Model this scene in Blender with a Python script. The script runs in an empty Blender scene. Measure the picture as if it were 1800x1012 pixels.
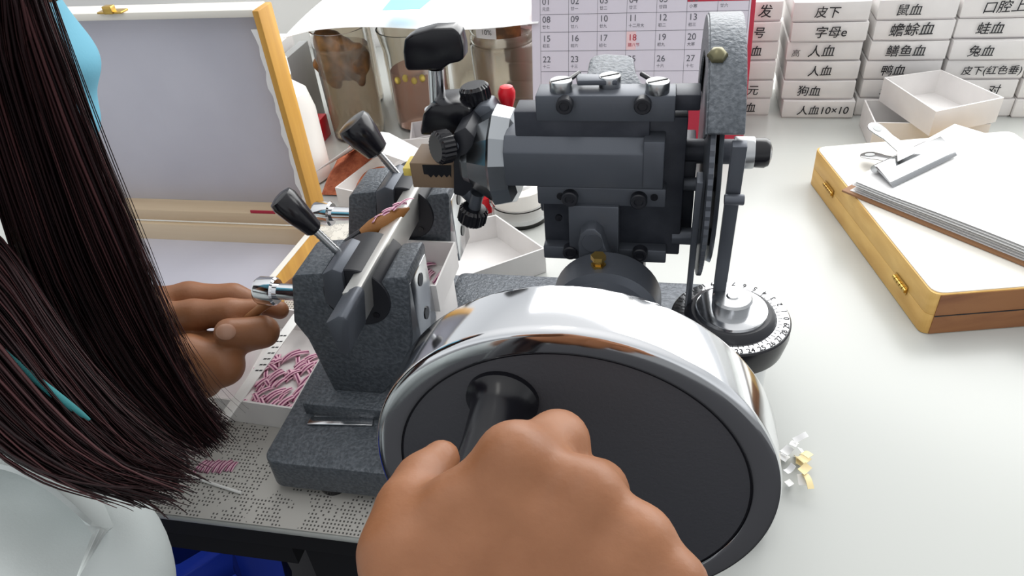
import bpy, bmesh, math, random
import numpy as np
from mathutils import Vector, Matrix
random.seed(7); rng = np.random.default_rng(7)
S = bpy.context.scene
COL = S.collection
# ------------------------------------------------------------------ camera
CAM = Vector((0.03817, -0.23113, 0.41457))
yaw, pitch, roll, FPX = -0.244408, 0.642883, -0.096643, 1300.0
_cy, _sy, _cp, _sp = math.cos(yaw), math.sin(yaw), math.cos(pitch), math.sin(pitch)
FW = Vector((_sy*_cp, _cy*_cp, -_sp)); _r = Vector((_cy, -_sy, 0)); _u = _r.cross(FW)
RT = _r*math.cos(roll) + _u*math.sin(roll); UP = -_r*math.sin(roll) + _u*math.cos(roll)
cd = bpy.data.cameras.new('camera'); cam = bpy.data.objects.new('camera', cd); COL.objects.link(cam)
cam.matrix_world = Matrix(((RT.x, UP.x, -FW.x, CAM.x), (RT.y, UP.y, -FW.y, CAM.y), (RT.z, UP.z, -FW.z, CAM.z), (0, 0, 0, 1)))
cd.sensor_width = 36; cd.lens = 36*FPX/1800; cd.clip_start = 0.01; cd.clip_end = 50
S.camera = cam
# ------------------------------------------------------------------ light and exposure
S.view_settings.view_transform = 'Standard'; S.view_settings.look = 'None'
S.view_settings.exposure = 0.3; S.view_settings.gamma = 1; S.view_settings.use_curve_mapping = False
W = bpy.data.worlds.new('room_light'); S.world = W; W.use_nodes = True
_wn = W.node_tree; _tc = _wn.nodes.new('ShaderNodeTexCoord'); _sx = _wn.nodes.new('ShaderNodeSeparateXYZ'); _rp = _wn.nodes.new('ShaderNodeValToRGB')
_mr = _wn.nodes.new('ShaderNodeMapRange'); _mr.inputs[1].default_value = -1; _mr.inputs[2].default_value = 1
_wn.links.new(_tc.outputs['Generated'], _sx.inputs[0]); _wn.links.new(_sx.outputs[2], _mr.inputs[0]); _wn.links.new(_mr.outputs[0], _rp.inputs[0])
_wn.links.new(_rp.outputs[0], _wn.nodes['Background'].inputs[0])          # bright walls, dimmer ceiling, dark floor
for _e, (_p, _v) in zip([_rp.color_ramp.elements[0], _rp.color_ramp.elements[1], _rp.color_ramp.elements.new(.5), _rp.color_ramp.elements.new(.68)], ((.40, .25), (1, .22), (.5, .80), (.68, .62))):
    _e.position = _p; _e.color = (_v*.95, _v*.975, _v, 1)
_wn.nodes['Background'].inputs[1].default_value = 1.0
def area(name, loc, target, sx, sy, power, col):
    l = bpy.data.lights.new(name, 'AREA'); l.shape = 'RECTANGLE'; l.size = sx; l.size_y = sy
    l.energy = power; l.color = col
    o = bpy.data.objects.new(name, l); COL.objects.link(o); o.location = loc
    o.rotation_euler = (Vector(target)-Vector(loc)).to_track_quat('-Z', 'Y').to_euler()
    return o
area('window_daylight', (0.45, 1.16, 0.68), (0.2, 0.45, 0.0), 1.9, 0.95, 21.5, (1.0, 1.0, 0.985))
area('ceiling_lamp', (-0.3, 0.2, 2.0), (0.0, 0.15, 0.0), 1.2, 0.3, 3, (1.0, 0.97, 0.92))

# ------------------------------------------------------------------ helpers
def ray(u, v): return FW + RT*((u-900)/FPX) - UP*((v-506)/FPX)
def P(ax, val, u, v):                       # a point of the photograph on the plane x, y or z = val
    d = ray(u, v); return CAM + d*((val-CAM[ax])/d[ax])
def X(val, u, v): return P(0, val, u, v)
def Y(val, u, v): return P(1, val, u, v)
def Z(val, u, v): return P(2, val, u, v)
def D(u, v, d): return CAM + ray(u, v)*d
V = Vector
OFF = {}
class MB:
    def __init__(s): s.bm = bmesh.new()
    def add(s, b, M=None):
        bmesh.ops.recalc_face_normals(b, faces=b.faces[:])
        if M is not None: bmesh.ops.transform(b, matrix=M, verts=b.verts[:])
        t = bpy.data.meshes.new('t'); b.to_mesh(t); b.free(); s.bm.from_mesh(t); bpy.data.meshes.remove(t); return s
    def raw(s, verts, faces, fix=True):
        b = bmesh.new(); vs = [b.verts.new(v) for v in verts]
        for f in faces:
            try: b.faces.new([vs[i] for i in f])
            except ValueError: pass
        if fix: return s.add(b)
        t = bpy.data.meshes.new('t'); b.to_mesh(t); b.free(); s.bm.from_mesh(t); bpy.data.meshes.remove(t); return s
    def box(s, lo, hi, bev=0.0, M=None, seg=2):
        b = bmesh.new(); bmesh.ops.create_cube(b, size=1)
        lo, hi = V(lo), V(hi)
        for v in b.verts: v.co = V(((lo[i]+hi[i])/2 + v.co[i]*(hi[i]-lo[i])) for i in range(3))
        if bev: bmesh.ops.bevel(b, geom=b.edges[:], offset=bev, segments=seg, affect='EDGES', profile=0.5)
        return s.add(b, M)
    def prism(s, poly, vec, bev=0.0, seg=2):
        b = bmesh.new(); vec = V(vec)
        a = [b.verts.new(V(q)) for q in poly]; c = [b.verts.new(V(q)+vec) for q in poly]; n = len(poly)
        b.faces.new(a); b.faces.new(c[::-1])
        for i in range(n): b.faces.new((a[i], a[(i+1) % n], c[(i+1) % n], c[i]))
        bmesh.ops.recalc_face_normals(b, faces=b.faces[:])
        if bev: bmesh.ops.bevel(b, geom=b.edges[:], offset=bev, segments=seg, affect='EDGES', profile=0.5, clamp_overlap=True)
        return s.add(b)
    def lathe(s, o, axis, prof, seg=40, knurl=0.0, rot=0.0, cap=True):
        o = V(o); q = V((0, 0, 1)).rotation_difference(V(axis).normalized()).to_matrix()
        b = bmesh.new(); rings = []
        for (h, r) in prof:
            if r < 1e-6: rings.append([b.verts.new(o + q @ V((0, 0, h)))])
            else:
                ring = []
                for i in range(seg):
                    a = 2*math.pi*i/seg + rot; rr = r*(1-knurl) if (knurl and i % 2) else r
                    ring.append(b.verts.new(o + q @ V((rr*math.cos(a), rr*math.sin(a), h))))
                rings.append(ring)
        for A, B in zip(rings[:-1], rings[1:]):
            for i in range(seg):
                j = (i+1) % seg
                if len(A) == 1 and len(B) == 1: continue
                if len(A) == 1: b.faces.new((A[0], B[i], B[j]))
                elif len(B) == 1: b.faces.new((A[i], A[j], B[0]))
                else: b.faces.new((A[i], A[j], B[j], B[i]))
        for R_ in (rings[0], rings[-1]):
            if cap and len(R_) > 1 and not (rings[0] is rings[-1]):
                try: b.faces.new(R_)
                except ValueError: pass
        return s.add(b)
    def cyl(s, a, c, r, r2=None, seg=28, bev=0.0, **k):
        a, c = V(a), V(c); L = (c-a).length; r2 = r if r2 is None else r2
        pr = [(0, r), (L, r2)] if not bev else [(0, r-bev), (bev*.3, r-bev*.3), (bev, r), (L-bev, r2), (L-bev*.3, r2-bev*.3), (L, r2-bev)]
        return s.lathe(a, c-a, pr, seg, **k)
    def ell(s, c, r, seg=20, M=None):
        b = bmesh.new(); bmesh.ops.create_uvsphere(b, u_segments=seg, v_segments=max(6, seg//2), radius=1)
        for v in b.verts: v.co = V((v.co.x*r[0], v.co.y*r[1], v.co.z*r[2]))
        return s.add(b, Matrix.Translation(V(c)) @ (M if M is not None else Matrix()))
    def tube(s, pts, rad, seg=8, flat=1.0):
        pts = [V(q) for q in pts]; n = len(pts)
        rad = [rad]*n if not hasattr(rad, '__len__') else rad
        t = (pts[1]-pts[0]).normalized(); nrm = t.orthogonal().normalized(); vs = []; fs = []
        for i in range(n):
            t2 = (pts[min(i+1, n-1)]-pts[max(i-1, 0)]).normalized()
            nrm = (nrm - t2*nrm.dot(t2)).normalized(); bn = t2.cross(nrm)
            for k in range(seg):
                a = 2*math.pi*k/seg; vs.append(pts[i] + (nrm*math.cos(a) + bn*math.sin(a)*flat)*rad[i])
        for i in range(n-1):
            for k in range(seg):
                fs.append((i*seg+k, i*seg+(k+1) % seg, (i+1)*seg+(k+1) % seg, (i+1)*seg+k))
        fs.append(tuple(range(seg))); fs.append(tuple(range((n-1)*seg, n*seg)))
        return s.raw(vs, fs)
    def grid(s, f, nu, nv, th=0.0):
        vs = [V(f(i/nu, j/nv)) for i in range(nu+1) for j in range(nv+1)]
        fs = [(i*(nv+1)+j, (i+1)*(nv+1)+j, (i+1)*(nv+1)+j+1, i*(nv+1)+j+1) for i in range(nu) for j in range(nv)]
        if th:
            b = bmesh.new(); q = [b.verts.new(v) for v in vs]
            for f_ in fs: b.faces.new([q[i] for i in f_])
            bmesh.ops.recalc_face_normals(b, faces=b.faces[:])
            bmesh.ops.solidify(b, geom=b.faces[:], thickness=th)
            return s.add(b)
        return s.raw(vs, fs)
    def build(s, name, mat, parent=None, ang=35, flat=False, origin=None):
        me = bpy.data.meshes.new(name); s.bm.to_mesh(me); s.bm.free()
        return link(name, me, mat, parent, ang, flat, origin)
def link(name, me, mat, parent=None, ang=35, flat=False, origin=None):
    if not flat:
        me.polygons.foreach_set('use_smooth', [True]*len(me.polygons)); me.set_sharp_from_angle(angle=math.radians(ang))
    for m in (mat if isinstance(mat, (list, tuple)) else [mat]): me.materials.append(m)
    o = bpy.data.objects.new(name, me); COL.objects.link(o)
    if parent is not None:
        o.parent = parent; off = OFF[parent]
    else:
        if origin is None:
            n = len(me.vertices); a = np.empty(n*3, np.float32); me.vertices.foreach_get('co', a); a = a.reshape(-1, 3)
            lo, hi = a.min(0), a.max(0); origin = V(((lo[0]+hi[0])/2, (lo[1]+hi[1])/2, lo[2]))
        off = V(origin); o.location = off
    me.transform(Matrix.Translation(-V(off))); OFF[o] = V(off); return o
def tag(o, label, cat, group=None, kind=None):
    o['label'] = label; o['category'] = cat
    if group: o['group'] = group
    if kind: o['kind'] = kind
    return o
def thing(name, loc, label, cat, group=None):
    o = bpy.data.objects.new(name, None); COL.objects.link(o); o.location = loc; o.empty_display_size = .02
    OFF[o] = V(loc); return tag(o, label, cat, group)
def note(o, label): o['label'] = label; return o
def struct(o): o['kind'] = 'structure'; return o
def text(items, name, mat, parent, off=0.0):
    """items: (string, origin, ux, uy, size, align, weight)"""
    mb = MB()
    for (st, o, ux, uy, size, al, wt) in items:
        c = bpy.data.curves.new('t', 'FONT'); c.body = st; c.size = size; c.align_x = al; c.offset = wt; c.resolution_u = 3
        ob = bpy.data.objects.new('t', c); COL.objects.link(ob)
        dg = bpy.context.evaluated_depsgraph_get(); me = bpy.data.meshes.new_from_object(ob.evaluated_get(dg))
        ux, uy = V(ux), V(uy); n = ux.cross(uy).normalized(); o = V(o) + n*off
        me.transform(Matrix(((ux.x, uy.x, n.x, o.x), (ux.y, uy.y, n.y, o.y), (ux.z, uy.z, n.z, o.z), (0, 0, 0, 1))))
        mb.bm.from_mesh(me); bpy.data.meshes.remove(me); bpy.data.objects.remove(ob); bpy.data.curves.remove(c)
    return mb.build(name, mat, parent, flat=True)
# ------------------------------------------------------------------ signed-distance bodies (one continuous surface each)
def sdf_mesh(prims, h, k, disp=None):
    A = np.array([list(q[0]) for q in prims]); B = np.array([list(q[1]) for q in prims])
    RA = np.array([q[2] for q in prims]); RB = np.array([q[3] for q in prims])
    BA = B-A; BB = np.maximum((BA**2).sum(1), 1e-12)
    def dist(p, idx):
        out = np.empty((len(idx), len(p)))
        for n, i in enumerate(idx):
            w = p-A[i]; t = np.clip(w@BA[i]/BB[i], 0, 1); out[n] = np.linalg.norm(w-t[:, None]*BA[i], axis=1)-(RA[i]+t*(RB[i]-RA[i]))
        return out
    def f(p, idx):
        d = dist(p, idx); m = d.min(0); r = m-k*np.log(np.exp(-(d-m)/k).sum(0))
        if disp is not None: r = r-disp(p)
        return r
    N = 16; bs = N*h; pad = 4*k+h*2
    lo = (np.minimum(A-RA[:, None], B-RB[:, None])).min(0)-pad; hi = (np.maximum(A+RA[:, None], B+RB[:, None])).max(0)+pad
    nb = np.ceil((hi-lo)/bs).astype(int)
    C = np.stack(np.meshgrid(*[np.arange(n) for n in nb], indexing='ij'), -1).reshape(-1, 3)
    cen = lo+(C+.5)*bs; dm = np.concatenate([dist(cen[i:i+20000], range(len(prims))) for i in range(0, len(cen), 20000)], 1)
    mn = dm.min(0); keep = (mn < bs*.87+6*k) & (mn > -bs*1.0-2*k-.02)
    lat = np.stack(np.meshgrid(*[np.arange(N+2)]*3, indexing='ij'), -1).reshape(-1, 3); M = N+2
    G = np.int64(4096); vk = {}; vpos = []; quads = []
    keys_all = []; pos_all = []; q_all = []
    for bi in np.nonzero(keep)[0]:
        idx = np.nonzero(dm[:, bi] < mn[bi]+bs*1.8+6*k)[0]
        base = C[bi]*N; val = f(lo+(base+lat)*h, idx).reshape(M, M, M)
        s = val < 0
        if s.all() or not s.any(): continue
        c8 = [s[i:M-1+i, j:M-1+j, l:M-1+l] for i in (0, 1) for j in (0, 1) for l in (0, 1)]
        cnt = sum(x.astype(np.int8) for x in c8); act = (cnt > 0) & (cnt < 8)
        acc = np.zeros((M-1, M-1, M-1, 3)); num = np.zeros((M-1, M-1, M-1))
        for ax in range(3):
            o1, o2 = [q for q in range(3) if q != ax]
            for a in (0, 1):
                for b in (0, 1):
                    st = [0, 0, 0]; st[o1] = a; st[o2] = b
                    sl = tuple(slice(st[q], M-1+st[q]) for q in range(3)); st2 = st[:]; st2[ax] = 1
                    sl2 = tuple(slice(st2[q], M-1+st2[q]) for q in range(3))
                    v0, v1 = val[sl], val[sl2]; cr = (v0 < 0) != (v1 < 0)
                    t = np.where(cr, v0/np.where(cr, v0-v1, 1), 0)
                    acc[..., ax] += np.where(cr, t, 0); acc[..., o1] += np.where(cr, a, 0); acc[..., o2] += np.where(cr, b, 0); num += cr
        ii = np.stack(np.nonzero(act), -1)
        ps = lo+(base+ii+acc[act]/num[act][:, None])*h
        gi = base+ii; keys_all.append((gi[:, 0]*G+gi[:, 1])*G+gi[:, 2]); pos_all.append(ps)
        for ax in range(3):
            o1, o2 = (ax+1) % 3, (ax+2) % 3
            sl = [slice(1, N+1)]*3; sl[ax] = slice(0, N); sl2 = sl[:]; sl2[ax] = slice(1, N+1)
            s0, s1 = s[tuple(sl)], s[tuple(sl2)]; e = np.stack(np.nonzero(s0 != s1), -1)
            if not len(e): continue
            fl = s0[tuple(e.T)]; e = e+1; e[:, ax] -= 1
            cs = []
            for (a, b) in ((-1, -1), (0, -1), (0, 0), (-1, 0)):
                g = base+e; g = g.copy(); g[:, o1] += a; g[:, o2] += b; cs.append((g[:, 0]*G+g[:, 1])*G+g[:, 2])
            q = np.stack(cs, 1); q[~fl] = q[~fl][:, ::-1]; q_all.append(q)
    keys = np.concatenate(keys_all); pos = np.concatenate(pos_all); uk, ui = np.unique(keys, return_index=True)
    q = np.concatenate(q_all); qi = np.searchsorted(uk, q.ravel()).clip(0, len(uk)-1).reshape(-1, 4)
    ok = (uk[qi] == q).all(1); qi = qi[ok]; pos = pos[ui]
    me = bpy.data.meshes.new('b'); me.vertices.add(len(pos)); me.vertices.foreach_set('co', pos.astype(np.float32).ravel())
    me.loops.add(qi.size); me.loops.foreach_set('vertex_index', qi.ravel().astype(np.int32))
    me.polygons.add(len(qi)); me.polygons.foreach_set('loop_start', np.arange(0, qi.size, 4, dtype=np.int32))
    me.update(calc_edges=True); me.validate(); return me
# ------------------------------------------------------------------ materials
MATS = {}
def mat(name, col, rough=.5, metal=0.0, spec=.5, bump=None, noise=None, trans=0, ior=1.45, coat=0, sss=0, alpha=1, aniso=0):
    """bump=(scale, strength, dist); noise=(scale, colour2, contrast lo, hi)"""
    m = bpy.data.materials.new(name); m.use_nodes = True; nt = m.node_tree; b = nt.nodes['Principled BSDF']
    b.inputs['Base Color'].default_value = (*col, 1); b.inputs['Roughness'].default_value = rough; b.inputs['Metallic'].default_value = metal
    b.inputs['Specular IOR Level'].default_value = spec; b.inputs['Transmission Weight'].default_value = trans; b.inputs['IOR'].default_value = ior
    b.inputs['Coat Weight'].default_value = coat; b.inputs['Alpha'].default_value = alpha
    if sss:
        b.inputs['Subsurface Weight'].default_value = sss; b.inputs['Subsurface Radius'].default_value = (.006, .002, .001); b.inputs['Subsurface Scale'].default_value = 1
    tc = nt.nodes.new('ShaderNodeTexCoord')
    if noise:
        n = nt.nodes.new('ShaderNodeTexNoise'); n.inputs['Scale'].default_value = noise[0]; n.inputs['Detail'].default_value = 4
        r = nt.nodes.new('ShaderNodeValToRGB'); r.color_ramp.elements[0].color = (*col, 1); r.color_ramp.elements[1].color = (*noise[1], 1)
        r.color_ramp.elements[0].position = noise[2]; r.color_ramp.elements[1].position = noise[3]
        nt.links.new(tc.outputs['Object'], n.inputs['Vector']); nt.links.new(n.outputs['Fac'], r.inputs['Fac']); nt.links.new(r.outputs['Color'], b.inputs['Base Color'])
    if bump:
        n = nt.nodes.new('ShaderNodeTexNoise'); n.inputs['Scale'].default_value = bump[0]; n.inputs['Detail'].default_value = 3
        u = nt.nodes.new('ShaderNodeBump'); u.inputs['Strength'].default_value = bump[1]; u.inputs['Distance'].default_value = bump[2]
        nt.links.new(tc.outputs['Object'], n.inputs['Vector']); nt.links.new(n.outputs['Fac'], u.inputs['Height']); nt.links.new(u.outputs['Normal'], b.inputs['Normal'])
    MATS[name] = m; return m
def wood(name, c1, c2, scale, axis):
    m = mat(name, c1, .5); nt = m.node_tree; b = nt.nodes['Principled BSDF']
    tc = nt.nodes.new('ShaderNodeTexCoord'); mp = nt.nodes.new('ShaderNodeMapping')
    sc = [scale]*3; sc[axis] = scale*.06; mp.inputs['Scale'].default_value = sc
    n = nt.nodes.new('ShaderNodeTexNoise'); n.inputs['Scale'].default_value = 1; n.inputs['Detail'].default_value = 5; n.inputs['Distortion'].default_value = .6
    r = nt.nodes.new('ShaderNodeValToRGB'); r.color_ramp.elements[0].color = (*c1, 1); r.color_ramp.elements[1].color = (*c2, 1)
    r.color_ramp.elements[0].position = .38; r.color_ramp.elements[1].position = .66
    nt.links.new(tc.outputs['Object'], mp.inputs[0]); nt.links.new(mp.outputs[0], n.inputs['Vector']); nt.links.new(n.outputs['Fac'], r.inputs[0]); nt.links.new(r.outputs[0], b.inputs['Base Color'])
    return m
def glass(name, col, rough=.02):
    return mat(name, col, rough, trans=1.0, ior=1.3)
M_hammer = mat('hammered_grey_paint', (.075, .086, .100), .40, .30, bump=(420, .50, .0016), noise=(420, (.135, .15, .17), .38, .68))
M_dark = mat('dark_machined_steel', (.030, .034, .046), .45, .35, bump=(900, .12, .0004), noise=(60, (.055, .06, .075), .3, .7))
M_dark2 = mat('blued_steel', (.095, .105, .125), .42, .45, bump=(900, .1, .0004))
M_steel = mat('bright_steel', (.45, .46, .47), .28, 1.0)
M_chrome = mat('chrome', (.74, .75, .77), .10, 1.0)
M_brushed = mat('satin_chrome', (.62, .63, .65), .16, 1.0, bump=(700, .05, .0003))
M_face = mat('wheel_face_paint', (.055, .056, .064), .58, .0, spec=.35, bump=(600, .35, .0007))
M_blk = mat('black_plastic', (.006, .006, .009), .22)
M_blkm = mat('black_matt', (.012, .013, .018), .45)
M_silver = mat('silver_clip', (.40, .41, .42), .22, 1.0)
M_brass = mat('brass', (.55, .36, .10), .3, 1.0)
M_olive = mat('dull_bronze', (.16, .15, .09), .35, .8)
M_steelD = mat('dull_steel', (.30, .32, .34), .25, 1.0)
M_red = mat('red_plastic', (.70, .012, .025), .35)
M_white = mat('white_card', (.80, .78, .765), .75, noise=(30, (.73, .71, .70), .3, .7))
M_cardin = mat('grey_card_inside', (.60, .57, .57), .8)
M_paper = mat('white_paper', (.86, .86, .86), .7)
M_lam = mat('white_table_laminate', (.53, .545, .52), .27, noise=(3, (.51, .525, .505), .3, .7))
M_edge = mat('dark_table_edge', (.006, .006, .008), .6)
M_undershade = mat('under_table_shade_black', (.004, .004, .006), .7)  # near-black colour stands in for the deep shade under the table
M_wall = mat('white_wall', (.85, .85, .84), .8)
M_floor = mat('dark_floor', (.03, .03, .035), .5)
M_woodo = wood('orange_pine', (.66, .36, .07), (.50, .25, .045), 60, 2)
M_woody = wood('yellow_pine', (.80, .52, .17), (.64, .37, .10), 50, 1)
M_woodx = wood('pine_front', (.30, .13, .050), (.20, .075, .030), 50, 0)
M_woodp = wood('pale_pine', (.70, .58, .42), (.62, .48, .32), 40, 0)
M_panel = mat('pale_case_lining', (.60, .60, .68), .6, noise=(9, (.54, .54, .62), .35, .7))
M_top = mat('white_case_top', (.84, .81, .74), .5)
M_ink = mat('black_ink', (.012, .012, .016), .6)
M_inkg = mat('grey_print', (.10, .10, .12), .6)
M_inkr = mat('red_print', (.42, .018, .045), .6)
M_pinkp = mat('pink_tint', (.80, .56, .58), .7)
M_skin = mat('skin', (.245, .098, .041), .48, sss=.10, bump=(420, .25, .0006), noise=(42, (.31, .132, .060), .35, .7))
M_nail = mat('fingernail', (.44, .24, .16), .28)
M_hair = mat('dark_brown_hair', (.012, .006, .007), .5, spec=.22)
M_mask = mat('blue_mask_fabric', (.12, .36, .48), .8, bump=(500, .2, .0005))
M_coat = mat('white_coat_cloth', (.54, .585, .58), .8, bump=(900, .2, .0004))
M_trou = mat('dark_trousers', (.02, .02, .025), .8)
M_cyan = mat('cyan_strap', (.05, .27, .29), .6)
M_glass = glass('clear_glass', (.97, .98, .97))
M_amber = mat('brown_specimen', (.24, .11, .035), .5, noise=(60, (.10, .05, .02), .4, .6))
M_pinkl = mat('pink_fluid', (.86, .56, .46), .2, trans=.75, ior=1.2)
M_tan = mat('cloudy_fluid', (.80, .69, .56), .2, trans=.85, ior=1.15)
M_yel = mat('yellow_wax', (.72, .56, .12), .5)
M_wax = mat('cream_wax', (.80, .66, .36), .55)
M_brown = mat('brown_cassette', (.20, .135, .085), .5)
M_towel = mat('orange_towel', (.62, .20, .10), .95, bump=(260, 1.0, .004), noise=(120, (.45, .12, .06), .35, .65))
M_ribbon = mat('pink_ribbon', (.78, .47, .57), .6)
M_stain = mat('purple_stain', (.20, .025, .10), .6)
M_strip = mat('white_strip', (.82, .82, .80), .25)
M_bristle = mat('brown_bristle', (.26, .105, .022), .5, bump=(900, .3, .0006))
M_blade = mat('polished_blade', (.72, .71, .68), .38, .85)
M_bluevinyl = mat('blue_plastic', (.022, .055, .46), .2)
M_plast = mat('milky_plastic', (.86, .83, .78), .4, sss=.0)
M_cardb = mat('brown_board', (.30, .15, .07), .6)
M_teal = mat('pale_blue_print', (.25, .62, .80), .6)
M_grey = mat('light_grey', (.42, .43, .43), .6)
def newsprint(name, base, ink, sx, sy, thr):
    m = mat(name, base, .85); nt = m.node_tree; b = nt.nodes['Principled BSDF']
    tc = nt.nodes.new('ShaderNodeTexCoord'); mp = nt.nodes.new('ShaderNodeMapping'); mp.inputs['Scale'].default_value = (sx, sy, 1)
    br = nt.nodes.new('ShaderNodeTexBrick'); br.inputs['Scale'].default_value = 1; br.inputs['Mortar Size'].default_value = .16
    br.offset = 0; br.inputs['Brick Width'].default_value = .55; br.inputs['Row Height'].default_value = .6
    br.inputs['Color1'].default_value = (0, 0, 0, 1); br.inputs['Color2'].default_value = (1, 1, 1, 1); br.inputs['Mortar'].default_value = (1, 1, 1, 1)
    n = nt.nodes.new('ShaderNodeTexNoise'); n.inputs['Scale'].default_value = .23; n.inputs['Detail'].default_value = 2
    g = nt.nodes.new('ShaderNodeMath'); g.operation = 'LESS_THAN'; g.inputs[1].default_value = thr
    fac = nt.nodes.new('ShaderNodeMath'); fac.operation = 'LESS_THAN'; fac.inputs[1].default_value = .8
    mul = nt.nodes.new('ShaderNodeMath'); mul.operation = 'MULTIPLY'
    mx = nt.nodes.new('ShaderNodeMix'); mx.data_type = 'RGBA'; mx.inputs[6].default_value = (*base, 1); mx.inputs[7].default_value = (*ink, 1)
    L = nt.links.new
    L(tc.outputs['Object'], mp.inputs[0]); L(mp.outputs[0], br.inputs['Vector']); L(mp.outputs[0], n.inputs['Vector'])
    L(n.outputs['Fac'], g.inputs[0]); L(br.outputs['Color'], fac.inputs[0]); L(fac.outputs[0], mul.inputs[0]); L(g.outputs[0], mul.inputs[1])
    L(mul.outputs[0], mx.inputs[0]); L(mx.outputs[2], b.inputs['Base Color']); return m
M_news = newsprint('newsprint', (.50, .485, .455), (.09, .085, .08), 205, 205, .56)
M_dots = newsprint('printed_slip', (.74, .72, .66), (.12, .11, .10), 330, 330, .52)

# ================================================================== SETTING
struct(MB().box((-1.6, -1.4, -.80), (1.8, 1.2, -.76)).build('floor', M_floor))
struct(MB().box((-1.6, .97, -.76), (1.8, 1.05, .16)).build('wall_back', M_wall))
tb = thing('bench_table', (.2, .48, -.76), 'white laminate bench table that carries the microtome and boxes', 'table')
MB().box((-.80, .028, -.006), (1.15, .965, 0), .0015).build('tabletop', M_lam, tb)
MB().box((-.205, .046, -.76), (1.13, .95, -.026)).build('under_table_shade_block', M_undershade, tb)  # added black block in place of the shadow below the table edge
MB().box((-.78, .62, -.76), (-.205, .95, -.026)).build('under_table_shade_back', M_undershade, tb)  # added black panel, painted shade at the back of the kneehole
MB().box((-.78, .034, -.050), (-.205, .052, -.026)).build('apron', M_undershade, tb)
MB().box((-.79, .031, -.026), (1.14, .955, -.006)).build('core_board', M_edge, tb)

# ================================================================== MICROTOME
mt = thing('microtome', (-.03, .15, 0), 'grey hammered-metal rotary microtome with chrome handwheel standing on the white table', 'microtome')
def rrect(x0, x1, y0, y1, r, z):
    q = []
    for (cx, cy, a0) in ((x1-r, y1-r, 0), (x0+r, y1-r, 90), (x0+r, y0+r, 180), (x1-r, y0+r, 270)):
        for k in range(6): a = math.radians(a0+k*18); q.append((cx+r*math.cos(a), cy+r*math.sin(a), z))
    return q
MB().prism(rrect(-.219, .113, .055, .264, .010, .009), (0, 0, .026), .004).build('base', M_hammer, mt)
MB().prism(rrect(-.128, .110, .060, .258, .006, .034), (0, 0, .017), .003).build('raised_deck', M_hammer, mt)
for (x, y) in ((-.178, .068), (.09, .07), (-.19, .245), (.09, .245)):
    MB().cyl((x, y, 0), (x, y, .0095), .010, .012).build('foot', M_blk, mt)
MB().box((-.206, .100, .0345), (-.129, .262, .0455), .0015).build('knife_rail', M_hammer, mt)
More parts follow.
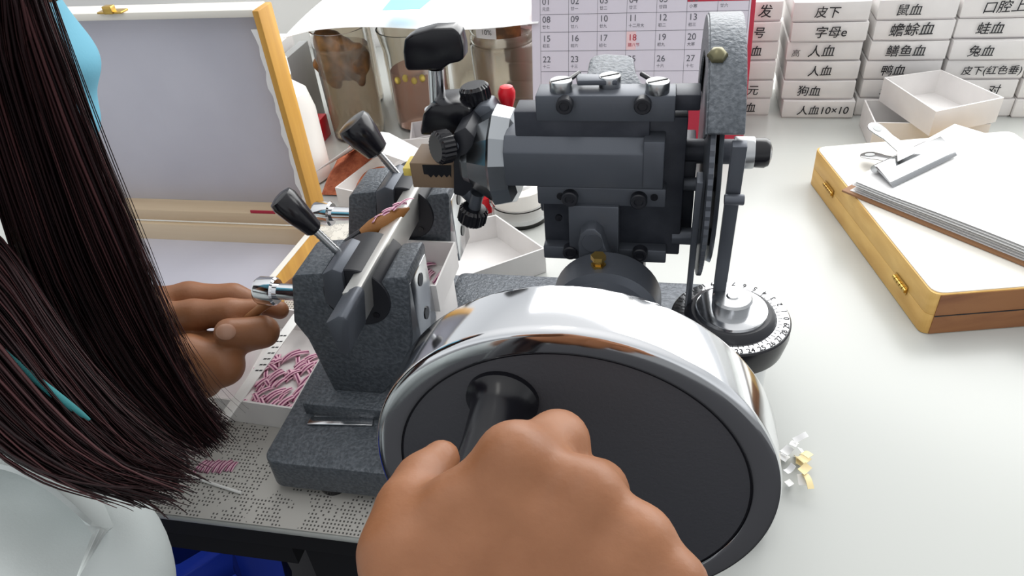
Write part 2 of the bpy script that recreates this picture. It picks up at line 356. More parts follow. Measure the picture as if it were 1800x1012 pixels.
# ---- knife blocks
def knife_block(dy, lever_px, hand_px, ly, hs):
    F = .116
    pts = [(512, 490), (518, 483), (566, 480), (575, 500), (640, 520), (668, 500), (676, 489), (712, 486), (717, 495), (722, 600), (712, 650), (671, 693), (587, 686), (541, 596), (516, 566)]
    poly = [Y(F, *q) for q in pts]
    bl = MB().prism([q+V((0, dy, 0)) for q in poly], (0, .040, 0), .0015).build('knife_block', M_hammer, mt)
    c = Y(F, 628, 522)+V((0, dy, 0)); ay = V((0, 1, 0))
    R = .0225
    MB().lathe(c-ay*.0012, ay, [(0, 0), (0, R-.0006), (.0006, R), (.0435, R), (.0435, 0)], 48).build('clamp_disc', M_blkm, bl)
    # jaw: a segment of the disc raised at the left of the knife
    jaw = [c+V((-R*.95, -.004, -.002)), c+V((-R*.80, -.004, .020)), c+V((-R*.45, -.004, .0245)), c+V((-.004, -.004, .022)), c+V((-.0055, -.004, .006)), c+V((-.014, -.004, -.012))]
    MB().prism(jaw, (0, .036, 0), .0012).build('clamp_jaw', M_dark2, bl)
    MB().prism([c+V((-.006, .004, .010)), c+V((.004, .004, .004)), c+V((.006, .004, .0075)), c+V((-.004, .004, .015))], (0, .008, 0), .0004).build('clamp_bar', M_blk, bl)
    for s in ((.011, -.013), (-.009, -.012)):
        MB().cyl(c+V((s[0], -.0018, s[1])), c+V((s[0], .0005, s[1])), .0022).build('pivot_pin', M_blk, bl)
    # lever
    a = Y(ly, *lever_px); b = Y(ly-.004, *hand_px)
    d = (b-a).normalized(); L = (b-a).length
    n = 26; MB().lathe(a-d*.006, d, [(L*i/n*.62, .0030 if i % 2 else .0026) for i in range(n+1)], 14).build('lever_shaft', M_steel, bl)
    w = d.cross(V((0, 1, 0))).normalized(); e = w.cross(d)
    s0 = a+d*L*.46; ln = L*.56
    hd = MB()
    def sec(t, ww, tt): return [s0+d*ln*t+w*ww*math.cos(x)+e*tt*math.sin(x) for x in [2*math.pi*k/16 for k in range(16)]]
    secs = [sec(t, ww*hs, tt*hs) for (t, ww, tt) in ((0, .004, .004), (.06, .006, .006), (.5, .0078, .0088), (.85, .0086, .0100), (.96, .0076, .009), (1.0, .004, .005))]
    vs = [v for q in secs for v in q]; fs = [(i*16+k, i*16+(k+1) % 16, (i+1)*16+(k+1) % 16, (i+1)*16+k) for i in range(5) for k in range(16)]
    fs += [tuple(range(16)), tuple(range(80, 96))]
    hd.raw(vs, fs).build('lever_handle', M_blk, bl)
    # chrome adjusting screw at the left
    zc = Y(.138, 470, 511).z; x0 = -.196
    MB().lathe((x0, .138+dy, zc), (-1, 0, .0), [(-.004, .0058), (.026, .0058), (.026, .0088), (.0275, .0100), (.039, .0100), (.041, .0088), (.041, 0)], 32).build('adjusting_screw', M_chrome, bl)
    # steel cheek at the right with two holes
    q0 = Y(F, 716, 497)+V((0, dy, 0))
    MB().box((q0.x-.010, q0.y+.003, q0.z-.058), (q0.x+.0006, q0.y+.037, q0.z-.003), .001).build('side_plate', M_brushed, bl)
    for (ty, tz) in ((.02, -.012), (.02, -.040)):
        MB().cyl((q0.x+.0002, q0.y+ty, q0.z+tz), (q0.x+.0012, q0.y+ty, q0.z+tz), .0045).build('bore', M_blk, bl)
    return bl
knife_block(0, (606, 454), (492, 346), .138, 1.0)
knife_block(.103, (704, 312), (618, 214), .240, 1.5)
# ---- slide body
def bx(name, lo, hi, m, bev=.001): return MB().box(lo, hi, bev).build(name, m, mt)
bx('slide_column', (-.014, .172, .048), (.028, .235, .142), M_dark)
bx('slide_body', (-.036, .168, .140), (.050, .197, .234), M_dark)
bx('upper_slide', (-.049, .162, .216), (.029, .180, .2395), M_dark)
bx('top_rail', (-.0355, .160, .2345), (.0425, .178, .2500), M_dark2)
bx('rear_rail', (.040, .166, .2385), (.056, .184, .2480), M_dark)
# feed tube with chamfered top
yz = [(.155, .1945), (.155, .217), (.162, .2245), (.212, .2245), (.218, .217), (.218, .1945)]
tb_ = MB().prism([(-.056, y, z) for y, z in yz], (.094, 0, 0), .0008).build('feed_tube', M_dark2, mt)
bx('tube_collar', (.026, .1538, .1955), (.038, .20, .2255), M_dark2)
bx('lower_rail', (-.0375, .159, .180), (.040, .17, .1925), M_dark2)
bx('bottom_rail', (-.036, .160, .1385), (.042, .172, .148), M_dark2)
bx('side_lug', (.045, .18, .150), (.057, .225, .200), M_dark)
pl = bx('bearing_plate', (-.0185, .1565, .143), (.0125, .168, .181), M_dark2)
lug = [Y(.150, *q) for q in ((1017, 425), (1020, 408), (1032, 398), (1047, 398), (1058, 408), (1063, 425), (1078, 462), (1020, 462))]
lg = MB().prism([q-V((0, .003, 0)) for q in lug], (0, .014, 0), .0012).build('bearing_lug', M_dark2, mt)
hc = Y(.147, 1041, 426)
MB().lathe(hc+V((0, -.001, 0)), (0, 1, 0), [(0, .0042), (0, .0062), (.002, .0064), (.002, .0042)], 24).build('oil_cup_rim', M_dark2, lg)
MB().cyl(hc+V((0, -.0004, 0)), hc+V((0, .001, 0)), .0044).build('oil_cup', M_blkm, lg)
# eccentric drum behind the handwheel and its brass oiler
MB().lathe((.0065, .112, .121), (0, 1, 0), [(0, 0), (0, .027), (.002, .029), (.010, .029), (.012, .034), (.034, .034), (.036, .032), (.036, 0)], 48).build('crank_drum', M_dark2, mt)
bq = Y(.132, 1052, 470)
MB().lathe(bq, (0, 0, 1), [(0, .0045), (.003, .0045), (.003, .0032), (.006, .0032), (.006, .0046), (.009, .0046), (.009, 0)], 6).build('oil_nipple', M_brass, mt)
# socket screws on the front
for (u, v, yy, r) in ((993, 183, .159, .0048), (1130, 183, .159, .0048), (1002, 346, .158, .0050), (1123, 350, .158, .0050), (1003, 440, .159, .0048), (1125, 444, .159, .0048)):
    q = Y(yy, u, v); s_ = MB().lathe(q-V((0, .004, 0)), (0, 1, 0), [(.001, .0024), (0, .0028), (0, r-.0006), (.0006, r), (.006, r)], 22).build('socket_screw', M_blkm, mt)
for (u, v) in ((982, 383), (985, 345), (1150, 347)):
    q = Y(.1585, u, v); MB().cyl(q-V((0, .0004, 0)), q+V((0, .001, 0)), .0022).build('drilled_hole', M_blk, mt)
MB().cyl((-.0405, .19, .165), (-.035, .19, .165), .0075, bev=.001).build('side_knob', M_dark2, mt)
# slotted screws on the top rail
for (u, v, r) in ((986, 148, .0065), (1072, 140, .0062), (1156, 150, .0066)):
    q = Z(.2535, u, v); s_ = MB().cyl((q.x, q.y, .2495), (q.x, q.y, .2562), r, bev=.0008).build('cap_screw', M_steel, mt)
    MB().box((q.x-r*.9, q.y-.0006, .2560), (q.x+r*.9, q.y+.0006, .2566), M=Matrix.Translation((q.x, q.y, 0)) @ Matrix.Rotation(.5, 4, 'Z') @ Matrix.Translation((-q.x, -q.y, 0))).build('screw_slot', M_blk, s_)
bq = Z(.2535, 1040, 146)
MB().prism([Z(.2525, *q) for q in ((1013, 143), (1018, 137), (1085, 140), (1085, 150), (1015, 151))], (0, 0, .003), .0006).build('lock_bar', M_dark2, mt)
for a_, b_ in (((1000, 140), (1018, 128)), ((1148, 142), (1128, 130))):
    MB().cyl(Z(.2525, *a_), Z(.2525, *b_), .0014).build('stop_pin', M_blk, mt)
casting = [Y(.184+.042*(160-v)/67, u, v) for u, v in ((1008, 160), (1030, 135), (1036, 104), (1044, 96), (1062, 93), (1100, 95), (1114, 100), (1118, 125), (1138, 160))]
MB().prism(casting, (0, .004, -.012), .002).build('rear_casting', M_hammer, mt)
rq = Y(.215, 893, 205)
MB().lathe(rq, (.02, .02, 1), [(-.012, .0024), (0, .0028), (.006, .0034), (.013, .0056), (.017, .0058), (.0205, .0042), (.022, 0)], 18).build('red_stop_knob', M_red, mt)
# ---- specimen head
AX = V((-.056, .186, .199))
hd = MB().lathe(AX, (-1, 0, 0), [(-.004, .0), (-.004, .024), (-.001, .030), (.010, .0325), (.012, .030), (.026, .0215), (.030, .0205), (.034, .016), (.034, 0)], 12, rot=.26).build('specimen_chuck', M_steelD, mt, ang=10)
q = Y(.182, 812, 300)
ph = MB().prism([Y(.168, *q) for q in ((797, 234), (818, 224), (834, 240), (826, 280), (832, 330), (814, 346), (797, 342))], (0, .036, 0), .001).build('clamp_jaw_plate', M_blkm, mt)
hb = MB().prism([Y(.190, *q) for q in ((736, 240), (742, 200), (756, 186), (806, 182), (828, 192), (834, 240))], (0, .028, 0), .003).build('clamp_head', M_blk, mt)
qa, qb = Y(.203, 770, 196), Y(.203, 766, 120)
MB().lathe(qa, qb-qa, [(-.006, .0075), (-.001, .0088), (.0015, .0088), (.003, .006), (.003, .0)], 28).build('lever_collar', M_chrome, hb)
MB().cyl(qa-(qb-qa)*.05, qb, .0052).build('lever_shaft', M_brushed, hb)
tp = [Y(.198, *q) for q in ((711, 118), (708, 92), (710, 70), (724, 61), (760, 51), (796, 50), (808, 60), (814, 84), (815, 104), (806, 110), (790, 113), (775, 124), (716, 125))]
MB().prism(tp, (0, .013, 0), .0022, 3).build('lever_handle', M_blk, hb)
def knob(c, ax, r, h, shaft, name='knurled_knob'):
    ax = V(ax).normalized(); c = V(c)
    k = MB().lathe(c-ax*h/2, ax, [(0, 0), (0, r*.82), (h*.12, r*.95), (h*.15, r), (h*.85, r), (h*.88, r*.95), (h, r*.82), (h, 0)], 44, knurl=.06).build(name, M_blk, mt, ang=20)
    MB().cyl(c+ax*h*.4, c+ax*(h*.5+shaft), r*.42).build('knob_stem', M_dark2, k); return k
knob(Y(.205, 836, 166), (.12, 0, -1), .0098, .013, .010)
knob(Y(.165, 779, 258), (.66, .66, -.12), .0104, .011, .018)
knob(Y(.176, 831, 377), (.32, 0, 1), .0098, .012, .011)
MB().prism([Y(.192, *q) for q in ((826, 202), (842, 184), (860, 186), (872, 200), (868, 226), (838, 236))], (0, .018, 0), .002).build('ball_seat', M_dark2, mt)
MB().cyl(Y(.182, 820, 332), Y(.182, 842, 352), .006).build('lower_boss', M_dark2, mt)
# ---- feed wheel, its cover and lever arms
CY, CZ = .200, .197
def arc(r, a0, a1, n, x): return [V((x, CY-r*math.cos(math.radians(a0+(a1-a0)*i/n)), CZ+r*math.sin(math.radians(a0+(a1-a0)*i/n)))) for i in range(n+1)]
wc = MB()
o_ = arc(.0815, 33, 175, 30, .0588); i_ = arc(.0770, 33, 175, 30, .0588)
wc.prism(o_+i_[::-1], (.0190, 0, 0), .0009)
wc.prism(arc(.0800, 33, 175, 30, .0580)+arc(.060, 33, 175, 30, .0580)[::-1], (.0012, 0, 0))
MB_cov = wc.build('feed_wheel_cover', M_hammer, mt)
q = V((.0625, CY-.0815*math.cos(math.radians(64)), CZ+.0815*math.sin(math.radians(64))))
MB().lathe(q, V((0, -math.cos(math.radians(64)), math.sin(math.radians(64)))), [(0, .0055), (.0015, .0053), (.003, .004), (.0042, .0015), (.0042, 0)], 6).build('cover_screw', M_olive, MB_cov)
ft = MB().lathe((.0606, CY, CZ), (1, 0, 0), [(0, .0), (0, .074), (.0005, .0775), (.0030, .0775), (.0035, .074), (.0035, 0)], 160, knurl=.012).build('feed_wheel', M_dark2, mt, ang=20)
MB().lathe((.0662, CY, CZ), (1, 0, 0), [(0, .0), (0, .068), (.0024, .069), (.0024, 0)], 64).build('rear_disc', M_steelD, mt)
def bar(x0, x1, a, b, wa, wb, name, m):
    a, b = V((0, a[0], a[1])), V((0, b[0], b[1])); d = (b-a).normalized(); w = V((0, -d.z, d.y))
    return MB().prism([V((x0, 0, 0))+q for q in (a+w*wa, a-w*wa, b-w*wb, b+w*wb)], (x1-x0, 0, 0), .0006).build(name, m, mt)
bar(.0555, .0590, (.132, .216), (.152, .106), .0048, .0034, 'pawl_arm', M_dark2)
bar(.0715, .0790, (.128, .238), (.150, .112), .0030, .0018, 'feed_lever', M_dark2)
MB().cyl((.0705, .128, .205), (.081, .128, .205), .0030, bev=.0006).build('lever_stud', M_dark2, mt)
MB().cyl((.030, CY-.012, CZ+.006), (.080, CY-.012, CZ+.006), .0075).build('feed_shaft', M_dark, mt)
for (y, z, r) in ((.178, .186, .0042), (.172, .152, .0055)):
    MB().cyl((.045, y, z), (.066, y, z), r).build('cross_pin', M_dark2, mt)
ks = MB().cyl((.0785, .19, .2015), (.0905, .19, .2015), .0098, bev=.0008).build('advance_knob', M_steel, mt)
MB().lathe((.0905, .19, .2015), (1, 0, 0), [(0, .0088), (.006, .0090), (.0085, .0078), (.0100, .004), (.0103, 0)], 28).build('knob_cap', M_blk, ks)
# ---- thickness dial
DC = V((.0830, .1405, 0)); ZT = .1150
ds = MB().lathe(DC, (0, 0, 1), [(.048, .026), (.095, .026), (.0955, .0)], 40).build('dial_column', M_brushed, mt)
db = MB().lathe(DC, (0, 0, 1), [(.094, .026), (.096, .0340), (.1065, .0362), (ZT-.0015, .0362), (ZT-.0006, .0355), (ZT-.0006, 0)], 64).build('dial_body', M_blk, mt)
MB().lathe(DC, (0, 0, 1), [(ZT-.0008, .0275), (ZT, .0277), (ZT, .0350), (ZT-.0008, .0352)], 64).build('scale_ring', M_brushed, db)
MB().lathe(DC, (0, 0, 1), [(ZT-.0008, .0278), (ZT+.0025, .0266), (ZT+.0045, .0240), (ZT+.0045, .0)], 64).build('dial_collar', M_blkm, db)
MB().lathe(DC, (0, 0, 1), [(ZT+.0040, .0222), (ZT+.0062, .0215), (ZT+.0066, .0205), (ZT+.0066, .0)], 64).build('dial_plate', M_brushed, db)
MB().lathe(DC, (0, 0, 1), [(ZT+.0060, .0118), (ZT+.0070, .0120), (ZT+.0135, .0120), (ZT+.0150, .0108), (ZT+.0152, .004), (ZT+.0160, .003), (ZT+.0160, 0)], 48).build('dial_knob', M_steel, db)
mk = MB()
it = []
for k in range(60):
    a = math.radians(k*6); dr = V((math.cos(a), math.sin(a), 0)); tn = V((-dr.y, dr.x, 0))
    r0 = .0280; r1 = .0298 if k % 2 else .0310
    c0 = DC+dr*r0+V((0, 0, ZT+.0002)); c1 = DC+dr*r1+V((0, 0, ZT+.0002)); mk.raw([c0-tn*.00022, c0+tn*.00022, c1+tn*.00022, c1-tn*.00022], [(0, 1, 2, 3)])
    if k % 2 == 0:
        it.append((str(k//2), DC+dr*.0345+V((0, 0, ZT+.0002)), -tn*-1, -dr*-1 if False else -dr, .0034, 'CENTER', 0.0))
mk.build('scale_ticks', M_ink, db)
it = [(s_, o, V((-b_.y, b_.x, 0))*1.0, b_, z, al, w) for (s_, o, a_, b_, z, al, w) in [(i[0], i[1], i[2], -i[3], i[4], i[5], i[6]) for i in it]]
it2 = []
for k in range(30):
    a = math.radians(k*12); dr = V((math.cos(a), math.sin(a), 0))
    uy = -dr; ux = V((uy.y, -uy.x, 0))
    it2.append((str(k), DC+dr*.0348+V((0, 0, ZT+.0002)), ux, uy, .0050, 'CENTER', 0.0001))
text(it2, 'scale_numerals', M_ink, db)
# ---- handwheel
WC = V((0, 0, .115))
wh = MB().lathe(WC, (0, 1, 0), [(.0008, .0866), (.0002, .0872), (0, .0885), (.0, .0965), (.0006, .0985), (.0022, .0998), (.004, .1), (.030, .1), (.0318, .0996), (.0326, .098), (.0326, .080), (.024, .076), (.024, 0)], 160, cap=False).build('handwheel', M_chrome, mt, ang=50)
MB().lathe(WC, (0, 1, 0), [(.0010, 0), (.0010, .0850), (.0016, .0860), (.012, .0860), (.012, 0)], 128).build('wheel_face', M_face, wh)
MB().lathe(WC, (0, 1, 0), [(.0014, .0858), (.0013, .0868)], 128).build('face_seam', M_blk, wh)
MB().cyl((0, .03, .115), (0, .12, .115), .010).build('drive_shaft', M_steel, mt)
hA = V((-.0290, 0.001, .1715))
hdir = V((.0, -1, .03)).normalized()
MB().lathe(hA, hdir, [(-.001, .0170), (.003, .0168), (.006, .0140), (.012, .0128), (.03, .0120), (.055, .0126), (.074, .0132), (.086, .0118), (.093, .007), (.095, 0)], 40).build('crank_handle', M_blk, wh)
# oil: bent steel strip lying on the front deck
sp = MB()
sp.prism([Z(.0356, 540, 747), Z(.0356, 655, 749), Z(.0356, 657, 736), Z(.0356, 548, 733)], (0, 0, .0012), .0003)
sp.prism([Z(.0356, 552, 733), Z(.0356, 656, 736), Z(.0356, 661, 713), Z(.0356, 556, 709)], (0, 0, .0008), .0002)
tag(sp.build('steel_plate', M_brushed), 'small bent steel plate lying on the grey front deck of the microtome', 'plate')

# ================================================================== KNIFE, CASSETTE
kn = thing('microtome_knife', V((-.135, .15, .13)), 'long steel knife clamped between the two knife blocks', 'knife')
def ksec(y, pts): return [V((x, y, z)) for x, z in pts]
kx = X(-.137, 735, 352); k0 = X(-.137, 634, 498)
blade = [(-.1490, .1520), (-.1400, .1548), (-.1375, .1550), (-.1368, .1535), (-.1405, .1270), (-.1470, .1270)]
MB().prism(ksec(.095, blade), (0, .136, 0), .0005).build('blade', M_blade, kn)
grip = [(-.1500, .1500), (-.1408, .1558), (-.1368, .1558), (-.1352, .1525), (-.1395, .1265), (-.1470, .1265)]
MB().prism(ksec(.069, grip), (0, .030, 0), .002).build('knife_grip', M_dark2, kn)
cs = thing('specimen_cassette', Y(.178, 760, 320), 'brown specimen block with yellow wax tip held in the clamp above the knife', 'cassette')
c0, c1 = Y(.172, 727, 332), Y(.172, 800, 288)
MB().box((c0.x, .172, c0.z+.001), (c1.x-.001, .200, c1.z), .0008).build('cassette_block', M_brown, cs)
gp = [Y(.1715, 742, 290), Y(.1715, 793, 291), Y(.1715, 793, 312)]
n = 9
for i in range(n): gp.append(Y(.1715, 790-i*(790-748)/n, 312 if i % 2 else 307))
gp += [Y(.1715, 745, 306)]
MB().prism(gp, (0, .003, 0)).build('serrated_grip', M_blk, cs)
MB().box((c0.x-.007, .176, c0.z+.007), (c0.x+.001, .194, c1.z-.006), .001).build('wax_tip', M_yel, cs)

# ================================================================== BRUSH AND WAX RIBBONS
br = thing('paint_brush', Y(.15, 450, 548), 'brown-haired brush held in the left hand, its tip on the knife edge', 'brush')
bt, bf, be = Y(.188, 722, 364), Y(.166, 640, 410), Y(.1655, 612, 427)
bh = Y(.140, 434, 560)
ax = (bt-bf)
MB().lathe(bf-ax*.05, ax, [(0, .0040), (ax.length*.25, .0062), (ax.length*.5, .0066), (ax.length*.8, .0042), (ax.length*1.02, .0008)], 20).build('bristles', M_bristle, br)
a2 = bf-be; MB().cyl(be-a2*.35, bf, .0032, .0044).build('ferrule', M_blk, br)
MB().tube([be-a2*.2, be.lerp(bh, .5), bh], [.0034, .0042, .0030], 12).build('brush_handle', M_woodx, br)
def ribbon_mesh(L, w, h):
    mb = MB(); n = 6
    mb.grid(lambda u, v: (L*(u-.5), w*(v-.5), .0004+h*math.sin(math.pi*u)), n, 3, .0003)
    return mb
rb_src = []
for k in range(3):
    m_ = ribbon_mesh(.013+.003*k, .0043, .0012+.0006*k); me = bpy.data.meshes.new('wax_ribbon'); m_.bm.to_mesh(me); m_.bm.free()
    me.materials.append(M_ribbon); me.materials.append(M_stain)
    for p_ in me.polygons:
        p_.use_smooth = True
        if abs(p_.center.y) < .0008: p_.material_index = 1
    rb_src.append(me)
def ribbon(x, y, z, rz, label, group, s=1.0, tilt=0.0):
    o = bpy.data.objects.new('wax_ribbon', rb_src[random.randrange(3)]); COL.objects.link(o)
    o.location = (x, y, z); o.rotation_euler = (tilt, 0, rz); o.scale = (s, s, s)
    return tag(o, label, 'wax ribbon', group)

# ================================================================== TRAYS, RULER, PAPERS ON THE LEFT
def tray(name, q, z0, h, th, label, cat='tray', group=None, floor=.0012, m=None, inner=None):
    """q: four corners (x, y) counter-clockwise"""
    c = sum((V((a[0], a[1], 0)) for a in q), V())/4; mb = MB()
    inn = []
    for i in range(4):
        a, p_, n_ = V((*q[i], 0)), V((*q[i-1], 0)), V((*q[(i+1) % 4], 0))
        e1 = (a-p_).normalized(); e2 = (n_-a).normalized(); n1 = V((-e1.y, e1.x, 0)); n2 = V((-e2.y, e2.x, 0))
        inn.append(a+(n1+n2)*th/(1+n1.dot(n2)))
    O0 = [V((a[0], a[1], z0)) for a in q]; O1 = [v+V((0, 0, h)) for v in O0]
    I1 = [V((v.x, v.y, z0+h)) for v in inn]; I0 = [V((v.x, v.y, z0+floor)) for v in inn]
    vs = O0+O1+I1+I0; fs = [(3, 2, 1, 0), (12, 13, 14, 15)]
    for i in range(4):
        j = (i+1) % 4; fs += [(i, j, 4+j, 4+i), (4+i, 4+j, 8+j, 8+i), (8+i, 8+j, 12+j, 12+i)]
    return tag(mb.raw(vs, fs).build(name, m or M_white, flat=True), label, cat, group)
nw = MB().grid(lambda u, v: (-.58+.445*u, .0285+.34*v, .0006+.0004*math.sin(9*u+4*v)), 30, 20, .0004).build('newspaper', M_news)
tag(nw, 'grey newspaper sheet spread under the microtome along the table front edge', 'newspaper')
ns2 = MB().prism([Z(.0016, *q) for q in ((470, 470), (540, 400), (620, 392), (600, 440), (560, 470), (520, 520))], (0, 0, .0006)).build('printed_slip', M_dots)
tag(ns2, 'printed paper slip lying beside the orange edge of the open wooden case', 'paper slip')
T1 = [(-.291, .116), (-.224, .112), (-.224, .222), (-.301, .228)]
tray('ribbon_tray', T1, .0016, .024, .0016, 'white card tray of pink wax ribbons lying on newspaper left of the microtome base', 'tray')
lr = 'short pink wax ribbon lying in the white tray left of the microtome'
for k in range(64):
    u = rng.uniform(.06, .94); v = rng.uniform(.12, .72)
    x = -.287+.058*u-.008*v; y = .118+.100*v
    ribbon(x, y, .0031+.0012*rng.random(), (.25 if k % 4 else 1.4)+rng.normal(0, .25)+.85, lr, 'wax ribbons in the left tray', .85+.3*rng.random())
ru = MB().prism([Z(.0262, *q) for q in ((372, 752), (400, 742), (532, 556), (516, 553))], (0, 0, .0010), .0002)
ru_o = thing('ruler', Z(.0262, 450, 650), 'narrow shiny strip ruler lying along the left rim of the ribbon tray', 'ruler')
ru.build('ruler_strip', M_strip, ru_o)
tk = MB()
for k in range(7):
    a = Z(.0273, 447+k*7.2, 652-k*10.2); d = Z(.0273, 462+k*7.0, 652-k*10.2)
    for f_ in (0, .45):
        a1 = a.lerp(d, f_+.05); d1 = a.lerp(d, f_+.42); tk.raw([a1, d1, d1+V((.0004, .0016, 0)), a1+V((.0004, .0016, 0))], [(0, 1, 2, 3)])
tk.build('ruler_marks', M_ink, ru_o)
# box and ribbon tray between the knife blocks
tag(MB().box((-.176, .1625, .0462), (-.1185, .2135, .0872), .001).build('white_box', M_white), 'white card box standing between the two knife blocks', 'box')
tray('ribbon_tray', [(-.178, .160), (-.1135, .160), (-.1135, .2155), (-.178, .2155)], .088, .023, .0013, 'small white tray of pink ribbons set between the two knife blocks', 'tray')
for k in range(15):
    ribbon(-.142+.022*rng.random(), .168+.040*rng.random(), .0898+.001*rng.random(), 1.2+rng.normal(0, .3), 'short pink wax ribbon in the small tray between the knife blocks', 'wax ribbons between the knife blocks', .8+.3*rng.random())
for k in range(9):
    q = Z(.0014, 352+7.2*k, 822); ribbon(q.x, q.y+.001, .0014, 1.25+.12*(k % 3), 'pink wax ribbon lying in a neat row on the newspaper', 'wax ribbon row on the newspaper', .72)
for k in range(7):
    q = bt.lerp(bf, .06+.11*k)+V((.001*rng.normal(), .0, .0055)); ribbon(q.x, q.y, q.z, 1.1+rng.normal(0, .5), 'pale pink wax ribbon caught on the brush hairs at the knife', 'wax ribbons on the brush', .62, rng.normal(0, .3))
rd = MB().cyl(Z(.0026, 312, 830), Z(.0026, 424, 866), .0011, seg=10).build('needle', M_strip)
tag(rd, 'thin pale needle lying on the newspaper below the ribbon row', 'needle')

# ================================================================== OPEN WOODEN CASE
oc = thing('wooden_case', (-.44, .28, 0), 'open wooden specimen case with raised lid behind the left hand', 'case')
X0, X1 = -.580, -.303
lid = MB().box((X0+.002, .372, .044), (X1-.002, .3765, .241), .001).build('lid_panel', M_panel, oc)
MB().box((X1-.006, .352, .036), (X1, .378, .244), .001).build('lid_side', M_woodo, lid)
MB().box((X0, .352, .036), (X0+.006, .378, .244), .001).build('lid_side', M_woodo, lid)
MB().box((X0+.006, .354, .238), (X1-.006, .378, .2445), .001).build('lid_top_rail', M_top, lid)
MB().box((X0+.006, .350, .032), (X1-.006, .378, .0445), .001).build('lid_bottom_rail', M_woodp, lid)
pf = MB()
def torn(i, n): return .0045+.0012*math.sin(i*1.9)+.0008*math.sin(i*5.3)
pf.prism([V((X1-.0062, .3535, .048+.18*i/24)) for i in range(25)]+[V((X1-.006-torn(i, 24), .3535, .048+.18*i/24)) for i in range(24, -1, -1)], (0, .0006, 0))
pf.build('torn_lining_paper', M_paper, lid)
cq = V((-.445, .352, .246))
MB().box((cq.x-.012, .351, .2445), (cq.x+.012, .362, .2462), .0005).build('clasp', M_brass, lid)
MB().box((cq.x-.004, .349, .2445), (cq.x+.005, .356, .2515), .001).build('clasp_hook', M_brass, lid)
ba = MB().box((X0+.004, .172, .0005), (X1-.010, .352, .0105), .001).build('case_floor', M_panel, oc)
sk = [(X1-.017, .170), (X1-.011, .170), (X1, .352), (X1-.006, .352)]
MB().prism([V((x, y, .0005)) for x, y in sk], (0, 0, .0295), .001).build('case_side', M_woodo, ba)
MB().prism([V((x, y, .0301)) for x, y in sk], (0, 0, .0006)).build('case_rim', M_top, ba)
MB().box((X0, .164, .0005), (X1-.013, .171, .030), .001).build('case_front', M_woodp, ba)
MB().box((X0, .346, .0005), (X1-.006, .352, .030), .001).build('case_back', M_woodp, ba)
MB().box((-.372, .350, .0445), (-.345, .3515, .0475), .0003).build('red_tab', M_inkr, lid)

# ================================================================== BACKGROUND LEFT: bottle, towel, jars, sheet, trays
bo = thing('plastic_bottle', (-.393, .506, 0), 'milky white plastic bottle standing behind the right edge of the open case', 'bottle')
MB().lathe((-.393, .506, 0), (0, 0, 1), [(0, .030), (.003, .034), (.085, .034), (.108, .029), (.120, .015), (.128, .014)], 40).build('bottle_body', M_plast, bo)
MB().lathe((-.393, .506, .128), (0, 0, 1), [(0, .0165), (.018, .0165), (.019, .015), (.019, 0)], 30).build('bottle_cap', M_paper, bo)
tw = MB().grid(lambda u, v: (-.352+.066*u-.012*v, .462+.125*v, .002+.026*max(0, math.sin(math.pi*u))**.5*max(0, math.sin(math.pi*v))**.5*(1+.16*math.sin(9*u+5*v)+.12*math.sin(14*v-6*u))), 40, 40)
tag(tw.build('towel', M_towel), 'crumpled rust-orange towel lying in front of the jars', 'towel')
def jar(x, y, r, h, label, neck=None, rings=0, taper=.94):
    j = thing('specimen_jar', (x, y, 0), label, 'jar', None)
    pr = [(0, r*taper*.9), (.003, r*taper), (h*.8, r), (h, r*(neck or 1.0))]
    if rings:
        pr = [(0, r*.9), (.003, r*.96), (h*.62, r)]
        for k in range(rings):
            t = h*(.64+.09*k); pr += [(t, r*.93), (t+.004, r*.99), (t+.007, r*.99)]
        pr += [(h, r*.92)]
    inn = [(a, b-.0022) for a, b in pr][::-1]; inn[-1] = (.004, inn[-1][1])
    MB().lathe((x, y, 0), (0, 0, 1), pr+inn+[(.004, 0)], 48).build('glass_wall', M_glass, j, ang=50); return j
j1 = jar(-.365, .630, .036, .142, 'tall glass jar holding a brown specimen, leftmost of the three jars')
sm = MB(); blob = [((-.385, .628, .125), (-.350, .625, .105), .016, .018), ((-.388, .626, .095), (-.350, .622, .095), .014, .015), ((-.347, .620, .10), (-.341, .612, .078), .008, .004), ((-.39, .62, .10), (-.375, .62, .075), .010, .006)]
bme = sdf_mesh(blob, .0025, .004, lambda p: .0016*np.sin(p[:, 0]*310)*np.sin(p[:, 2]*270)); link('specimen', bme, M_amber, j1)
MB().cyl((-.365, .63, .005), (-.365, .63, .118), .0325).build('fluid', M_tan, j1)
j2 = jar(-.283, .665, .040, .130, 'glass jar with pink fluid, middle one of the three jars', neck=1.12)
MB().cyl((-.283, .665, .005), (-.283, .665, .078), .035).build('fluid', M_pinkl, j2)
for k in range(4): MB().ell((-.300+.011*k, .632, .072+.003*(k % 2)), (.004, .003, .005)).build('fat_lump', M_yel, j2)
j3 = jar(-.178, .720, .045, .145, 'wide glass jar with ridged neck and paper label, rightmost of the three jars', rings=4)
MB().cyl((-.178, .72, .005), (-.178, .72, .095), .040).build('fluid', M_tan, j3)
def lab(u, v): a = math.radians(-125+52*u); return (-.178+.0455*math.cos(a), .72+.0455*math.sin(a), .108+.033*v)
lb = MB().grid(lab, 10, 2, .0004).build('jar_label', M_paper, j3)
def lab2(u, v): a = math.radians(-88+40*u); return (-.178+.0460*math.cos(a), .72+.0460*math.sin(a), .108+.014*v)
MB().grid(lab2, 8, 1, .0003).build('dark_label', M_amber, j3)
text([('标本', (-.206, .6790, .126), (.92, -.38, 0), (0, 0, 1), .010, 'LEFT', 0), ('10%', (-.196, .6760, .114), (.96, -.28, 0), (0, 0, 1), .009, 'LEFT', 0)], 'label_writing', M_ink, lb, .0006)
